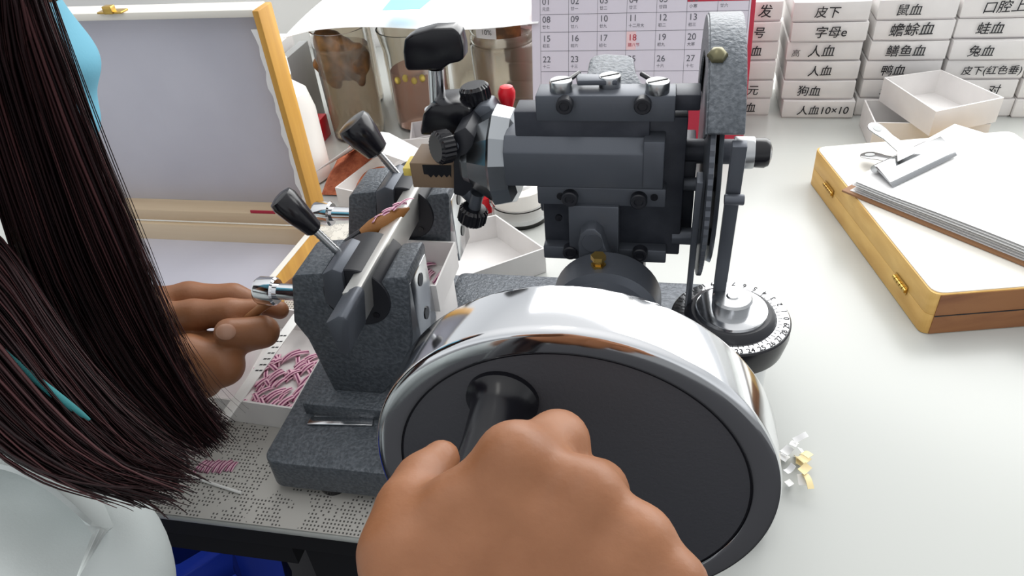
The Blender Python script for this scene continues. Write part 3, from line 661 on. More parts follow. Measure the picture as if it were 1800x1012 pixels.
j4 = jar(-.328, .745, .030, .125, 'narrow glass jar of fluid standing between the brown and pink jars')
MB().cyl((-.328, .745, .005), (-.328, .745, .112), .0265).build('fluid', M_tan, j4)
j5 = jar(-.236, .775, .036, .132, 'glass jar of cloudy fluid standing behind the pink and ridged jars')
MB().cyl((-.236, .775, .005), (-.236, .775, .118), .0325).build('fluid', M_tan, j5)
j6 = jar(-.400, .735, .034, .132, 'glass jar of cloudy fluid standing behind the brown specimen jar')
MB().cyl((-.400, .735, .005), (-.400, .735, .118), .0305).build('fluid', M_tan, j6)
sh = MB().grid(lambda u, v: (-.425+.312*u+.02*v*(1-u), .600+.028*u+.21*v+.008*math.sin(5*u), .1475+.010*v-.005*(1-v)**4+.003*math.sin(7*u+3*v)-.004*max(0, .12-u)*8), 30, 14, .0006)
sh_o = thing('poster_sheet', (-.27, .69, .148), 'glossy white printed sheet laid across the tops of the jars', 'sheet')
sh.build('sheet', M_paper, sh_o)
pq = [Z(.164, *q) for q in ((672, 18), (690, -4), (760, -2), (738, 16))]
MB().prism(pq, (0, 0, .0004)).build('printed_photo', M_teal, sh_o)
tag(MB().box((-.53, .60, .002), (-.455, .68, .118), .001).build('white_carton', M_white), 'white carton standing behind the wooden case lid, left of the jars', 'carton')
tag(MB().box((-.452, .625, 0), (-.440, .69, .105), .001).build('grey_carton', M_grey), 'narrow grey carton standing at the left of the brown specimen jar', 'carton')
tag(MB().box((-.437, .592, 0), (-.405, .625, .030), .001).build('red_carton', M_red), 'small red carton standing on the table behind the towel', 'carton')
tag(MB().box((-.62, .52, .0), (-.44, .56, .175), .002).build('pine_board', M_woody), 'pine board standing behind the lid of the open case', 'board')
# tray with wax pieces behind the far knife block
T4 = [(-.319, .437), (-.215, .405), (-.190, .575), (-.285, .556)]
tray('card_tray', T4, .0005, .026, .0016, 'white card tray holding yellow wax pieces behind the far knife block', 'tray')
for k, (x, y, rz, s) in enumerate(((-.262, .505, .5, 1.0), (-.243, .498, .9, 1.3), (-.250, .470, .2, .9))):
    o = MB().prism([V((-.014*s, -.008, 0)), V((.013*s, -.009, 0)), V((.014*s, .007, 0)), V((-.010*s, .010, 0))], (0, 0, .008), .001).build('wax_block', M_wax, origin=(0, 0, 0))
    o.location = (x, y, .0022); o.rotation_euler = (0, 0, rz)
    tag(o, ('cream wax block lying deepest in the card tray', 'larger cream wax block at the right in the card tray', 'cream wax block nearest the knife block in the card tray')[k], 'wax block')
o = MB().box((-.285, .448, .0025), (-.268, .462, .012), .001).build('cork_piece', M_brass); tag(o, 'small brown block lying in the card tray beside the folded card', 'block')
fc = MB().grid(lambda u, v: (-.352+.115*u+.012*v, .455+.075*v+.035*u*(1-v), .030+.034*(1-abs(2*u-.9))-.012*v), 12, 8, .0005)
tag(fc.build('folded_card', M_paper), 'folded white card propped over the left corner of the wax tray', 'card')
T5 = [(-.272, .566), (-.215, .590), (-.225, .640), (-.285, .615)]
tray('small_box', T5, .0005, .022, .0018, 'small open white box with grey inside lying in front of the pink jar', 'box', m=M_cardin)
T3 = [(-.158, .292), (-.064, .340), (-.116, .440), (-.205, .395)]
T3 = [tuple(Z(.027, *q)[:2]) for q in ((800, 492), (958, 437), (872, 378), (745, 405))]
tray('empty_tray', T3, .0005, .027, .0016, 'empty white card tray lying behind the microtome, left of its slide body', 'tray')
ds_ = thing('glass_dish', (-.110, .432, 0), 'round glass dish with white marked lid behind the microtome slide body', 'dish')
MB().lathe((-.110, .432, 0), (0, 0, 1), [(0, .028), (.002, .031), (.022, .032), (.022, .0300), (.004, .029), (.004, 0)], 40).build('dish_wall', M_glass, ds_)
MB().lathe((-.110, .432, .023), (0, 0, 1), [(0, .0), (0, .029), (.016, .0285), (.017, .027), (.017, 0)], 40).build('dish_lid', M_plast, ds_)
MB().lathe((-.110, .432, .0402), (0, 0, 1), [(0, .012), (.003, .013), (.003, .016), (0, .0165)], 32).build('lid_ring', M_paper, ds_)
MB().lathe((-.110, .432, .004), (0, 0, 1), [(.001, .0), (.001, .028), (.006, .028), (.006, 0)], 32).build('dish_paper', M_paper, ds_)
tag(MB().lathe((-.153, .445, 0), (0, 0, 1), [(0, .012), (.018, .012), (.022, .009), (.022, 0)], 24).build('red_stopper', M_red), 'small red stopper beside the glass dish', 'stopper')

# ================================================================== CALENDAR
ca = thing('desk_calendar', (0, .61, 0), 'red-backed desk calendar with a white month page standing behind the microtome', 'calendar')
LN = .26; cx0, cx1 = -.121, .1265
def cal(x, s, o=0.0):                        # s along the leaning page, o out of the page
    n = V((0, -1, LN)).normalized(); u = V((0, LN, 1)).normalized(); return V((x, .588, .001))+u*s+n*o
CU = V((0, LN, 1)).normalized()
MB().prism([cal(cx0, 0), cal(cx1, 0), cal(cx1, .235), cal(cx0, .235)], V((0, .003, 0)), .0004).build('easel_board', M_inkr, ca)
MB().prism([V((cx0, .593, .235*.96)), V((cx1, .593+.06, .235*.96)), V((cx1, .67, .0)), V((cx0, .67, .0))][0:0] or [cal(cx0, .232)+V((0, .003, 0)), cal(cx1, .232)+V((0, .003, 0)), V((cx1, .672, .001)), V((cx0, .672, .001))], V((0, .002, 0))).build('rear_board', M_inkr, ca)
MB().prism([cal(cx0, .0, .0008), cal(cx1-.004, .0, .0008), cal(cx1-.004, .0075, .0008), cal(cx0, .0075, .0008)], V((0, -.004, 0))).build('foot_strip', M_paper, ca)
pgm = MB().prism([cal(cx0, .052, .0006), cal(cx1-.005, .052, .0006), cal(cx1-.005, .234, .0006), cal(cx0, .234, .0006)], V((0, -.0006, 0)))
pg = pgm.build('month_page', mat('calendar_page', (.66, .62, .70), .6), ca)
gx = [-.1095+.0337*i for i in range(8)]
def calpt(u, v):
    n = V((0, -1, LN)).normalized(); o = cal(0, 0, .0016); d = ray(u, v); return CAM+d*((o-CAM).dot(n)/d.dot(n))
def sof(q): return (q-V((0, .588, .001))).dot(CU)
sr = [sof(calpt(950, v)) for v in (26, 57, 90, 126, 160)]
gx0 = calpt(950, 60).x; gx1 = calpt(1256, 90).x; dx = (gx1-gx0)/6
gl = MB()
def strip(a, b, w, mb, mbo=.0015):
    a, b = V(a), V(b); d = (b-a).normalized(); n = V((0, -1, LN)).normalized(); t = n.cross(d)*w/2; mb.raw([a-t, b-t, b+t, a+t], [(0, 1, 2, 3)])
for s_ in sr: strip(cal(gx0, s_, .0014), cal(gx0+7*dx, s_, .0014), .0004, gl)
for i in range(8): strip(cal(gx0+i*dx, sr[-1], .0014), cal(gx0+i*dx, .234, .0014), .0003, gl)
gl.build('grid_lines', M_inkg, pg)
lun = ['元旦', '廿一', '廿二', '廿三', '廿四', '小寒', '廿六', '廿七', '廿八', '廿九', '十二月大', '初二', '初三', '初四', '初五', '初六', '初七', '腊八节', '初九', '大寒', '十一', '十二', '十三', '十四', '十五', '十六', '十七', '十八']
rh = (sr[0]-sr[3])/3
for d in range(1, 29):
    r_, c_ = divmod(d-1, 7); s0 = sr[r_]; x = gx0+c_*dx+.0022
    text([('%02d' % d, cal(x, s0+rh*.50, .0015), (1, 0, 0), CU, .0098, 'LEFT', .0), (lun[d-1], cal(x, s0+rh*.20, .0015), (1, 0, 0), CU, .0044, 'LEFT', .0)], 'date', M_inkr if d == 18 else M_inkg, pg)
MB().prism([cal(gx0+3*dx+.0004, sr[2]+.0005, .0009), cal(gx0+3.34*dx, sr[2]+.0005, .0009), cal(gx0+3.34*dx, sr[1]-.0005, .0009), cal(gx0+3*dx+.0004, sr[1]-.0005, .0009)], (0, -.0003, 0)).build('tinted_cell', M_pinkp, pg)
hs_ = sof(calpt(1250, 2))
MB().prism([cal(gx0+5*dx, hs_, .0010), cal(gx0+7*dx, hs_, .0010), cal(gx0+7*dx, .232, .0010), cal(gx0+5*dx, .232, .0010)], (0, -.0004, 0)).build('red_header', M_inkr, pg)

# ================================================================== STACKED SLIDE BOXES
H = .0236
def slide_box(x0, x1, y0, z0, words, label, size=.0125, dxw=0.0):
    w = x1-x0
    o = thing('slide_box', ((x0+x1)/2, y0+.045, z0), label, 'slide box', 'stacked slide boxes against the wall')
    MB().box((x0+.0012, y0+.0015, z0), (x1-.0012, y0+.092, z0+H*.9)).build('box_body', M_cardin, o)
    b = rng.uniform(-.0012, .0012)
    lidm = MB().prism([V((x0, y0, z0+.0018)), V((x1, y0+b, z0+.0018)), V((x1, y0+b*1.6-.0008, z0+H-.0006)), V(((x0+x1)/2, y0+b-.0004, z0+H-.0012)), V((x0, y0-.0008, z0+H-.0006))], V((0, .094, 0)), .0006)
    l_ = lidm.build('lid', M_white, o)
    if words:
        its = []
        for (s_, fx, sz) in words:
            its.append((s_, V((x0+w*fx, y0-.0026+min(0, b*1.2), z0+H*.30)), V((1, 0, rng.uniform(-.03, .05))), V((.12, 0, 1)), size*sz*1.10, 'LEFT', .00012 if sz > .75 else 0))
        text(its, 'handwriting', M_ink, l_)
    return o
cols = [
 (.172-.0 , [[('人血10×10', .20, .95)], [('狗血', .20, 1.0)], [('人血', .30, 1.0)], [('高', .06, .7), ('人血', .28, 1.1)], [('字母e', .30, 1.05)], [('皮下', .28, 1.0)]], 'stack with 10×10 at its foot'),
 (.264, [[('1', .27, 1.0)], [('少', .24, 1.0)], [('鸭血', .20, 1.0)], [('鳝鱼血', .20, 1.05)], [('蟾蜍血', .18, 1.15)], [('鼠血', .22, 1.0)]], 'second stack from the calendar'),
 (.352, [[('水', .60, 1.0)], [('对', .62, 1.0)], [('皮下(红色垂)', .20, .82)], [('兔血', .20, 1.0)], [('蛙血', .24, 1.05)], [('口腔上皮', .24, 1.05)]], 'third stack'),
]
lab1 = ['at the foot of the first full stack right of the calendar', 'second from the bottom of its stack', 'third from the bottom, below the box marked 高人血', 'with small 高 at its left end', 'second from the top of its stack', 'at the top of its stack']
for ci, (x0, rows, nm) in enumerate(cols):
    for r_, wd in enumerate(rows):
        jx, jy = rng.uniform(-.002, .002), rng.uniform(-.003, .003)
        if ci == 0 and r_ == 0: jy = -.006; jx = .004
        wtxt = ''.join(w[0] for w in wd)
        pos = ('bottom', 'second', 'third', 'fourth', 'fifth', 'top')[r_]
        lb_ = {0: 'slide box marked %s, %s in the first full stack right of calendar', 1: 'slide box marked %s, %s in the stack behind the open boxes', 2: 'slide box marked %s, %s in the stack behind the clipboard'}[ci] % (wtxt, pos if r_ in (0, 5) else pos+' from bottom')
        slide_box(x0+jx+.003, x0+.0865+jx, .690+jy, r_*H, wd, lb_)
for r_, wd in enumerate([[('血', .62, 1.0)], [('元', .62, 1.0)], None, [('血', .60, 1.0)], [('号', .62, 1.0)], [('发', .66, 1.15)]]):
    jx, jy = rng.uniform(-.001, .001), rng.uniform(-.003, .003); pos = ('bottom', 'second', 'third', 'fourth', 'fifth', 'top')[r_]
    slide_box(.083+jx, .1645+jx, .692+jy, r_*H, wd, 'slide box%s half hidden by calendar right edge, %s of stack' % (' marked '+wd[0][0] if wd else '', pos if r_ in (0, 5) else pos+' from bottom'))
for r_, wd in enumerate([[('水', .28, 1.0)], None, None]):
    slide_box(.441, .527, .688+.002*r_, r_*H, wd, 'slide box cut by the right photo edge, %s of its stack' % ('bottom', 'second from the bottom', 'top')[r_])
for r_, wd in enumerate([None, None, None, [('狗', .78, 1.0)], [('犬', .78, 1.0)], [('(大)', .70, 1.0)]]):
    pos = ('bottom', 'second', 'third', 'fourth', 'fifth', 'top')[r_]
    slide_box(-.190+.003*(r_ % 2), -.104+.003*(r_ % 2), .772, r_*H, wd, 'slide box behind rightmost jar beside calendar, %s of stack' % (pos if r_ in (0, 5) else pos+' from bottom'))
# open box: base and lifted lid
qb_ = [tuple(Z(.03, *q)[:2]) for q in ((1588, 224), (1741, 222), (1720, 190), (1527, 213))]
qb_ = [(.262, .612), (.300, .598), (.388, .603), (.380, .668), (.275, .672)]
tray('open_box', [(.268, .604), (.386, .602), (.388, .668), (.268, .668)], .0005, .031, .0016, 'lower open white box underneath the tilted empty one, beside the stacks', 'box', m=M_white)
lidq = [Z(.060, *q) for q in ((1553, 140), (1645, 196), (1764, 173), (1652, 127))]
lq = [(v.x, v.y) for v in lidq]
lo_ = tray('open_box', lq, .0, .0285, .0016, 'empty open white box resting tilted across a lower open box', 'box')
zs = lo_.location.copy(); lo_.location = (zs.x, zs.y, .0335); lo_.rotation_euler = (.03, 0, 0)

# ================================================================== CLOSED CASE, CLIPBOARD
cc = thing('wooden_case', (.30, .40, 0), 'closed pine case with white top and brass hinges at the right', 'case')
A0, B0 = V((.1925, .522, 0)), V((.2480, .272, 0)); dv = (A0-B0).normalized(); ex = V((dv.y, -dv.x, 0))
C0, D0 = B0+ex*.205, A0+ex*.205
def rq(z, r=.008, ins=0.0):
    out = []; cs_ = [B0, C0, D0, A0]
    for i in range(4):
        a = cs_[i]; e1 = (cs_[i-1]-a).normalized(); e2 = (cs_[(i+1) % 4]-a).normalized(); a = a+(e1+e2)*ins
        for k in range(6):
            t = k/5; p0, p2 = a+e1*r, a+e2*r; q = p0*(1-t)**2+a*2*t*(1-t)+p2*t*t; out.append(V((q.x, q.y, z)))
    return out
MB().prism(rq(.0005), (0, 0, .0194), .0004).build('case_bottom', M_woody, cc)
cl_ = MB().prism(rq(.0200), (0, 0, .0205), .0004).build('case_lid', M_woody, cc)
MB().prism(rq(.0403, .010, .0012), (0, 0, .0012), .0003).build('top_panel', M_top, cl_)
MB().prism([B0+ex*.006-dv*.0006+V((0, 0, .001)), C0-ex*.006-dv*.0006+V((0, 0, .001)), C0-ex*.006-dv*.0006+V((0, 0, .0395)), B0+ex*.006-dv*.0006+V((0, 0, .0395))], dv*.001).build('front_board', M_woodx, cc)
MB().prism([B0+ex*.006-dv*.0009+V((0, 0, .0185)), C0-dv*.0009+V((0, 0, .0185)), C0-dv*.0009+V((0, 0, .0195)), B0+ex*.006-dv*.0009+V((0, 0, .0195))], dv*.001).build('lid_gap', M_blk, cc)
for t in (.17, .80):
    h0 = B0+dv*.256*t-ex*.0006+V((0, 0, .0195)); hg = MB()
    hg.prism([h0-dv*.011+V((0, 0, -.004)), h0+dv*.011+V((0, 0, -.004)), h0+dv*.011+V((0, 0, .004)), h0-dv*.011+V((0, 0, .004))], -ex*.0006)
    for k in range(5): hg.cyl(h0-ex*.0012+dv*(-.011+k*.0045), h0-ex*.0012+dv*(-.011+k*.0045+.0038), .0018, seg=12)
    hg.build('hinge', M_brass, cc)
# clipboard with papers
CB = thing('clipboard', (.32, .42, .042), 'stack of white papers on a brown board lying on the closed case', 'clipboard')
a_ = V((.2110, .4260, 0)); e1 = V((.726, -.688, 0)); e2 = V((.688, .726, 0))
MB().prism([a_+e1*s_+e2*t_+V((0, 0, .0420)) for s_, t_ in ((-.006, -.004), (.30, -.004), (.30, .180), (-.006, .180))], (0, 0, .0022), .0006).build('board', M_cardb, CB)
for k in range(7):
    def pf_(u, v, k=k):
        lift = .0016*k+.004*math.sin(math.pi*min(1, u*1.1))*(1-v)**2*(k/7)
        if u < .12: lift += (.12-u)*.02*k/7*(1-v)
        return a_+e1*(.285*u+.002*(k % 3))+e2*(.176*v+.0012*((k*5) % 4)-.0006*k)+V((0, 0, .0447+lift))
    MB().grid(pf_, 14, 8, .0003).build('sheet', M_paper, CB)
prn = MB()
for r_ in range(7):
    for k in range(9):
        if rng.random() < .6:
            q = a_+e1*(.10+.018*r_)+e2*(.10+.007*k)+V((0, 0, .0449+.0016*6+.0016)); prn.raw([q, q+e1*.0014, q+e1*.0014+e2*.0022, q+e2*.0022], [(0, 1, 2, 3)])
prn.build('faint_print', M_grey, CB)
# bulldog clip gripping the upper left paper edge
bc = thing('bulldog_clip', (.278, .475, .05), 'silver bulldog clip gripping the paper stack edge', 'clip')
cz = .0570; j0, j1 = Z(.0575, 1568, 328), Z(.0575, 1682, 272); j0.z = j1.z = 0
e2 = (j1-j0).normalized(); e1 = V((e2.y, -e2.x, 0)); hl = (j1-j0).length/2; c_ = (j0+j1)/2-e1*.039
MB().prism([c_+e1*.040-e2*hl+V((0, 0, cz)), c_+e1*.036-e2*hl+V((0, 0, cz+.004)), c_+e1*.014-e2*hl*.8+V((0, 0, cz+.008)), c_+e1*.012-e2*hl*.8+V((0, 0, cz+.006))], e2*hl*2, .0006).build('upper_jaw', M_silver, bc)
MB().prism([c_+e1*.038-e2*hl+V((0, 0, .0417)), c_+e1*.034-e2*hl+V((0, 0, .0417)), c_+e1*.034-e2*hl+V((0, 0, .0429)), c_+e1*.038-e2*hl+V((0, 0, .0429))], e2*hl*1.9, .0002).build('lower_jaw', M_silver, bc)
MB().cyl(c_+e1*.012-e2*hl*.8+V((0, 0, cz+.004)), c_+e1*.012+e2*hl*.8+V((0, 0, cz+.004)), .0036).build('spring_barrel', M_silver, bc)
def handle(zs, ze, name):
    out = []
    t0 = c_+e1*.022+V((0, 0, cz+zs)); t1 = c_-e1*.040+V((0, 0, cz+ze)); d = (t1-t0).normalized()
    for s_, w in ((0, .020), (.010, .0085), (.028, .0065), (.038, .0085)): out.append((t0+d*s_, w))
    poly = [q-e2*w for q, w in out]
    for k in range(1, 9): a = math.pi*k/9; q = t0+d*(.042); poly.append(q+d*.009*math.sin(a)-e2*.0092*math.cos(a))
    poly += [q+e2*w for q, w in out[::-1]]
    nrm = d.cross(e2).normalized(); 
    o = MB().prism(poly, nrm*.0011, .0003).build(name, M_silver, bc)
    q = t0+d*.042; MB().cyl(q-nrm*.0004, q+nrm*.0016, .0045).build('thumb_hole', M_grey, o)
handle(.010, .030, 'upper_handle'); handle(.002, -.010, 'lower_handle')

# paper scraps beside the wheel
for k in range(13):
    x = .128+.014*rng.random(); y = .100+.038*rng.random(); w = .0035+.004*rng.random(); l = .006+.006*rng.random()
    o = MB().grid(lambda u, v: (l*(u-.5), w*(v-.5), .0016*math.sin(3*u+k)+.0018), 5, 2, .0003).build('wax_scrap', M_paper if k % 3 else M_wax, origin=(0, 0, 0))
    o.location = (x, y, .0006+.0013*k); o.rotation_euler = (rng.normal(0, .25), rng.normal(0, .25), rng.uniform(0, 3))
    tag(o, 'curled white scrap in the small heap right of the handwheel', 'scrap', 'scrap heap beside the handwheel')

# blue bag on the lap under the table edge
sa = V((-.262, .072, 0)); se = V((-.77, -.64, 0)); sn = V((-.64, .77, 0))
bg = bmesh.new(); bmesh.ops.create_cube(bg, size=1); bmesh.ops.bevel(bg, geom=bg.edges[:], offset=.12, segments=4, affect='EDGES')
bmesh.ops.subdivide_edges(bg, edges=bg.edges[:], cuts=5, use_grid_fill=True)
for v in bg.verts:
    u, w, z = v.co.x+.5, v.co.y+.5, v.co.z+.5
    q = sa+se*(.26*u)+sn*(.19*w); n = .006*math.sin(17*u+5*w)+.004*math.sin(29*w-8*u+6*z)
    v.co = V((q.x+n*.5, q.y+n*.4, -.216+.118*z+(n+.012*math.sin(3.1*u)*math.sin(3.1*w))*z))
bb = MB(); bb.add(bg); tag(bb.build('plastic_bag', M_bluevinyl, ang=70), 'glossy dark blue plastic bag lying on the lap below the table front edge', 'bag')

def cr(pts, t):
    n = len(pts)-1; x = min(max(t*n, 0), n-1e-6); i = int(x); f = x-i
    p0, p1, p2, p3 = pts[max(i-1, 0)], pts[i], pts[i+1], pts[min(i+2, n)]
    return .5*((2*p1)+(-p0+p2)*f+(2*p0-5*p1+4*p2-p3)*f*f+(-p0+3*p1-3*p2+p3)*f**3)
# ================================================================== PERSON
pe = thing('person', (-.50, -.12, -.76), 'person with long dark hair in a white lab coat and blue mask turning the handwheel', 'person')
pr = []
def cap(a, b, ra, rb): pr.append((tuple(a), tuple(b), ra, rb))
RS = D(70, 1050, .37); CH = V((-.455, .0, .085)); LS = V((-.585, .150, .12)); PEL = V((-.60, -.24, -.26)); NK = V((-.405, -.005, .195))
HC = V((-.345, .068, .343)); FD = V((.62, .62, -.48)).normalized(); HU = (V((0, 0, 1))-FD*FD.z).normalized(); HR = FD.cross(HU)
cap(PEL, CH, .115, .095); cap(PEL+V((.05, -.06, -.02)), PEL+V((-.06, .06, -.02)), .105, .105)
cap(CH, RS, .075, .045); cap(CH, LS, .075, .045); cap(CH, NK, .065, .050); cap(NK, HC-FD*.02-HU*.03, .046, .05)
# head
cap(HC-FD*.022+HU*.022, HC+FD*.018+HU*.030, .076, .066); cap(HC+FD*.02-HU*.02, HC+FD*.04-HU*.062, .050, .030)
cap(HC+FD*.072+HU*.012, HC+FD*.092-HU*.018, .008, .011)
cap(HC+FD*.080-HU*.046, HC+FD*.078-HU*.047, .014, .012)
for s_ in (-1, 1):
    cap(HC+HR*s_*.074-HU*.005+HU*.02, HC+HR*s_*.076-HU*.03, .010, .007); cap(HC+FD*.05+HR*s_*.03-HU*.005, HC+FD*.045+HR*s_*.045-HU*.01, .022, .018)
    cap(HC+FD*.073+HR*s_*.012+HU*.030, HC+FD*.062+HR*s_*.045+HU*.028, .008, .007)
# right arm
RE = V((-.17, -.30, -.02)); RW = D(890, 1235, .238)
cap(RS, RE, .044, .038); cap(RE, RE.lerp(RW, .35), .038, .036); cap(RE.lerp(RW, .35), RW, .036, .027)
# right hand
J = dict(i=D(903, 806, .236), m=D(1030, 872, .233), r=D(1122, 952, .228), p=D(1184, 1030, .222))
wr = dict(i=D(790, 1120, .238), m=D(862, 1145, .236), r=D(935, 1160, .234), p=D(1005, 1160, .232))
for f_, (ra, rb) in dict(i=(.0100, .0150), m=(.0100, .0150), r=(.0094, .0145), p=(.0090, .0135)).items(): cap(J[f_], wr[f_], ra, rb)
dn = FW*.0030
for a, b, ra, rb in (('i', 'm', .0085, .0085), ('m', 'r', .0082, .0080), ('r', 'p', .0078, .0076)):
    cap(J[a]+dn, J[b]+dn, ra, rb)
    for t in (.22, .42, .62): cap(J[a].lerp(wr[a], t)+dn*.2, J[b].lerp(wr[b], t)+dn*.2, .0112, .0112)
cap(D(722, 975, .238), J['i'].lerp(wr['i'], .5), .0130, .0125); cap(D(725, 1030, .236), J['i'].lerp(wr['i'], .7), .0145, .014)
cap(D(893, 814, .239), D(792, 882, .236), .0085, .0076); cap(D(792, 882, .236), D(730, 930, .236), .0076, .0085)
chain = dict(
 i=[J['i'], D(980, 776, .260), D(935, 850, .288), D(860, 850, .290)],
 m=[J['m'], D(1050, 862, .262), D(985, 912, .284), D(900, 905, .280)],
 r=[J['r'], D(1126, 945, .254), D(1060, 985, .272), D(975, 965, .266)],
 p=[J['p'], D(1190, 1025, .244), D(1130, 1060, .258), D(1055, 1040, .256)])
rad = dict(i=(.0100, .0100, .0088, .0078), m=(.0098, .0098, .0090, .0080), r=(.0092, .0092, .0085, .0076), p=(.0086, .0082, .0075, .0066))
for f_ in chain:
    for a, b, ra, rb in zip(chain[f_][:-1], chain[f_][1:], rad[f_][:-1], rad[f_][1:]): cap(a, b, ra, rb)
th = [D(790, 1100, .238), D(712, 968, .238), D(719, 893, .246), D(744, 846, .258), D(776, 806, .268)]
for a, b, ra, rb in zip(th[:-1], th[1:], (.017, .0135, .0098, .0088), (.0135, .0098, .0088, .0068)): cap(a, b, ra, rb)
# left arm and hand
LE = V((-.690, .16, .115)); LW = D(140, 655, .565)
cap(LS, LE, .044, .038); cap(LE, LW, .038, .026)
dl = .540
ml = [D(262, 560, dl), D(258, 535, dl+.016), D(262, 600, dl+.006), D(258, 640, dl)]
for q in ml: cap(LW, q, .027, .0145)
for ch_, rr in (
  ([ml[0], D(340, 552, dl), D(402, 549, dl+.004), D(447, 541, dl+.010)], (.0100, .0086, .0082, .0058)),
  ([ml[1], D(332, 519, dl+.022), D(410, 521, dl+.028), D(492, 545, dl+.030)], (.0098, .0082, .0078, .0060)),
  ([ml[2], D(380, 612, dl+.006), D(462, 583, dl-.002), D(402, 584, dl-.016)], (.0110, .0090, .0090, .0086)),
  ([ml[3], D(330, 625, dl-.012), D(392, 642, dl-.010), D(350, 668, dl-.004)], (.0140, .0122, .0118, .0105)),
  ([ml[3], D(300, 665, dl-.006), D(360, 668, dl+.004)], (.0150, .0130, .0110))):
    for a, b, ra, rb in zip(ch_[:-1], ch_[1:], rr[:-1], rr[1:]): cap(a, b, ra*1.17, rb*1.17)
bmesh_body = sdf_mesh(pr, .0019, .0022)
body = link('body', bmesh_body, M_skin, pe, ang=180)
nl = D(397, 583, dl-.0255)
nm = (CAM-nl).normalized(); nx = (D(440, 583, dl-.02)-nl).normalized(); ny = nm.cross(nx)
MB().ell((0, 0, 0), (.0068, .0058, .0016), 18).bm
nb_ = MB(); nb_.ell((0, 0, 0), (.0068, .0058, .0018), 18)
bmesh.ops.transform(nb_.bm, matrix=Matrix(((nx.x, ny.x, nm.x, nl.x), (nx.y, ny.y, nm.y, nl.y), (nx.z, ny.z, nm.z, nl.z), (0, 0, 0, 1))), verts=nb_.bm.verts[:])
nb_.build('fingernail', M_nail, pe)
for s_ in (-1, 1):
    MB().ell(HC+FD*.066+HR*s_*.030+HU*.016, (.0115, .0115, .0115), 16).build('eye', M_paper, pe)
# coat
pc = []
def cp(a, b, ra, rb): pc.append((tuple(a), tuple(b), ra, rb))
cp(PEL, CH, .145, .120); cp(PEL+V((.05, -.06, -.10)), PEL+V((-.06, .06, -.10)), .14, .14)
cp(CH, RS, .090, .056); cp(CH, LS, .090, .058); cp(CH, NK-V((0, 0, .05)), .085, .066)
cp(RS, RE, .056, .052); cp(RE, RE.lerp(RW, .52), .052, .045)
cp(LS, LE, .058, .050); cp(LE, LE.lerp(LW, .72), .050, .040)
G0, G1 = np.array(D(-60, 872, .350)), np.array(D(110, 912, .346))
def fold(p):
    w = p-G0-np.clip(((p-G0)@(G1-G0))/((G1-G0)@(G1-G0)), 0, 1)[:, None]*(G1-G0); f_ = np.array(FW); dpt = w@f_; w = w-dpt[:, None]*f_
    return fold0(p)-.009*np.exp(-(w*w).sum(1)/.011**2)*np.exp(-(dpt/.05)**2)
def fold0(p): return .0030*np.sin(p[:, 0]*46+p[:, 2]*60+np.sin(p[:, 1]*40)*1.4)+.0020*np.sin(p[:, 1]*95-p[:, 2]*50+p[:, 0]*30)
link('lab_coat', sdf_mesh(pc, .005, .010, fold), M_coat, pe, ang=180)
fa = [D(-60, 806, .340), D(20, 820, .338), D(80, 848, .334), D(132, 888, .333), D(184, 938, .344)]
fb = [D(-60, 765, .378), D(20, 778, .374), D(95, 812, .368), D(165, 858, .362), D(200, 925, .351)]
def flap(u, v):
    a, b = V(cr([np.array(q) for q in fa], u)), V(cr([np.array(q) for q in fb], u)); q = a.lerp(b, v); return q-FW*(.006*math.sin(math.pi*v))
MB().grid(flap, 24, 8, .0022).build('coat_lapel', M_coat, pe)
ct = MB().grid(lambda u, v: NK+V((.0, 0, -.03))+V((math.cos(2*math.pi*u), math.sin(2*math.pi*u), 0))*(.070+.030*v)+V((0, 0, .030-.040*v)), 40, 5, .002)
ct.build('coat_collar', M_coat, pe)
# trousers and shoes
pt = []
for s_ in (-1, 1):
    h_ = PEL+V((.06, -.07, -.03))*s_*1.0+V((0, 0, -.03)); k_ = h_+V((.25, .19, -.02)); a_2 = k_+V((.04, -.04, -.37))
    pt += [(tuple(h_), tuple(k_), .095, .065), (tuple(k_), tuple(a_2), .062, .045)]
link('trousers', sdf_mesh(pt, .008, .010), M_trou, pe, ang=180)
for s_ in (-1, 1):
    h_ = PEL+V((.06, -.07, -.03))*s_+V((0, 0, -.03)); a_2 = h_+V((.29, .15, -.39))
    MB().ell((a_2.x+.05, a_2.y+.02, -.722), (.12, .045, .038)).build('shoe', M_blk, pe)
# mask
MC = HC+FD*.047-HU*.032+HR*.004
def mk_(u, v):
    a = math.radians(-88+176*u); b = math.radians(-58+112*v); r_ = .060+.0022*math.sin(v*3*2*math.pi)
    return MC+FD*(r_*1.05*math.cos(a)*math.cos(b))+HR*(r_*1.12*math.sin(a)*math.cos(b*.7))+HU*(.066*math.sin(b))
MB().grid(mk_, 40, 48, .0012).build('face_mask', M_mask, pe, ang=180)
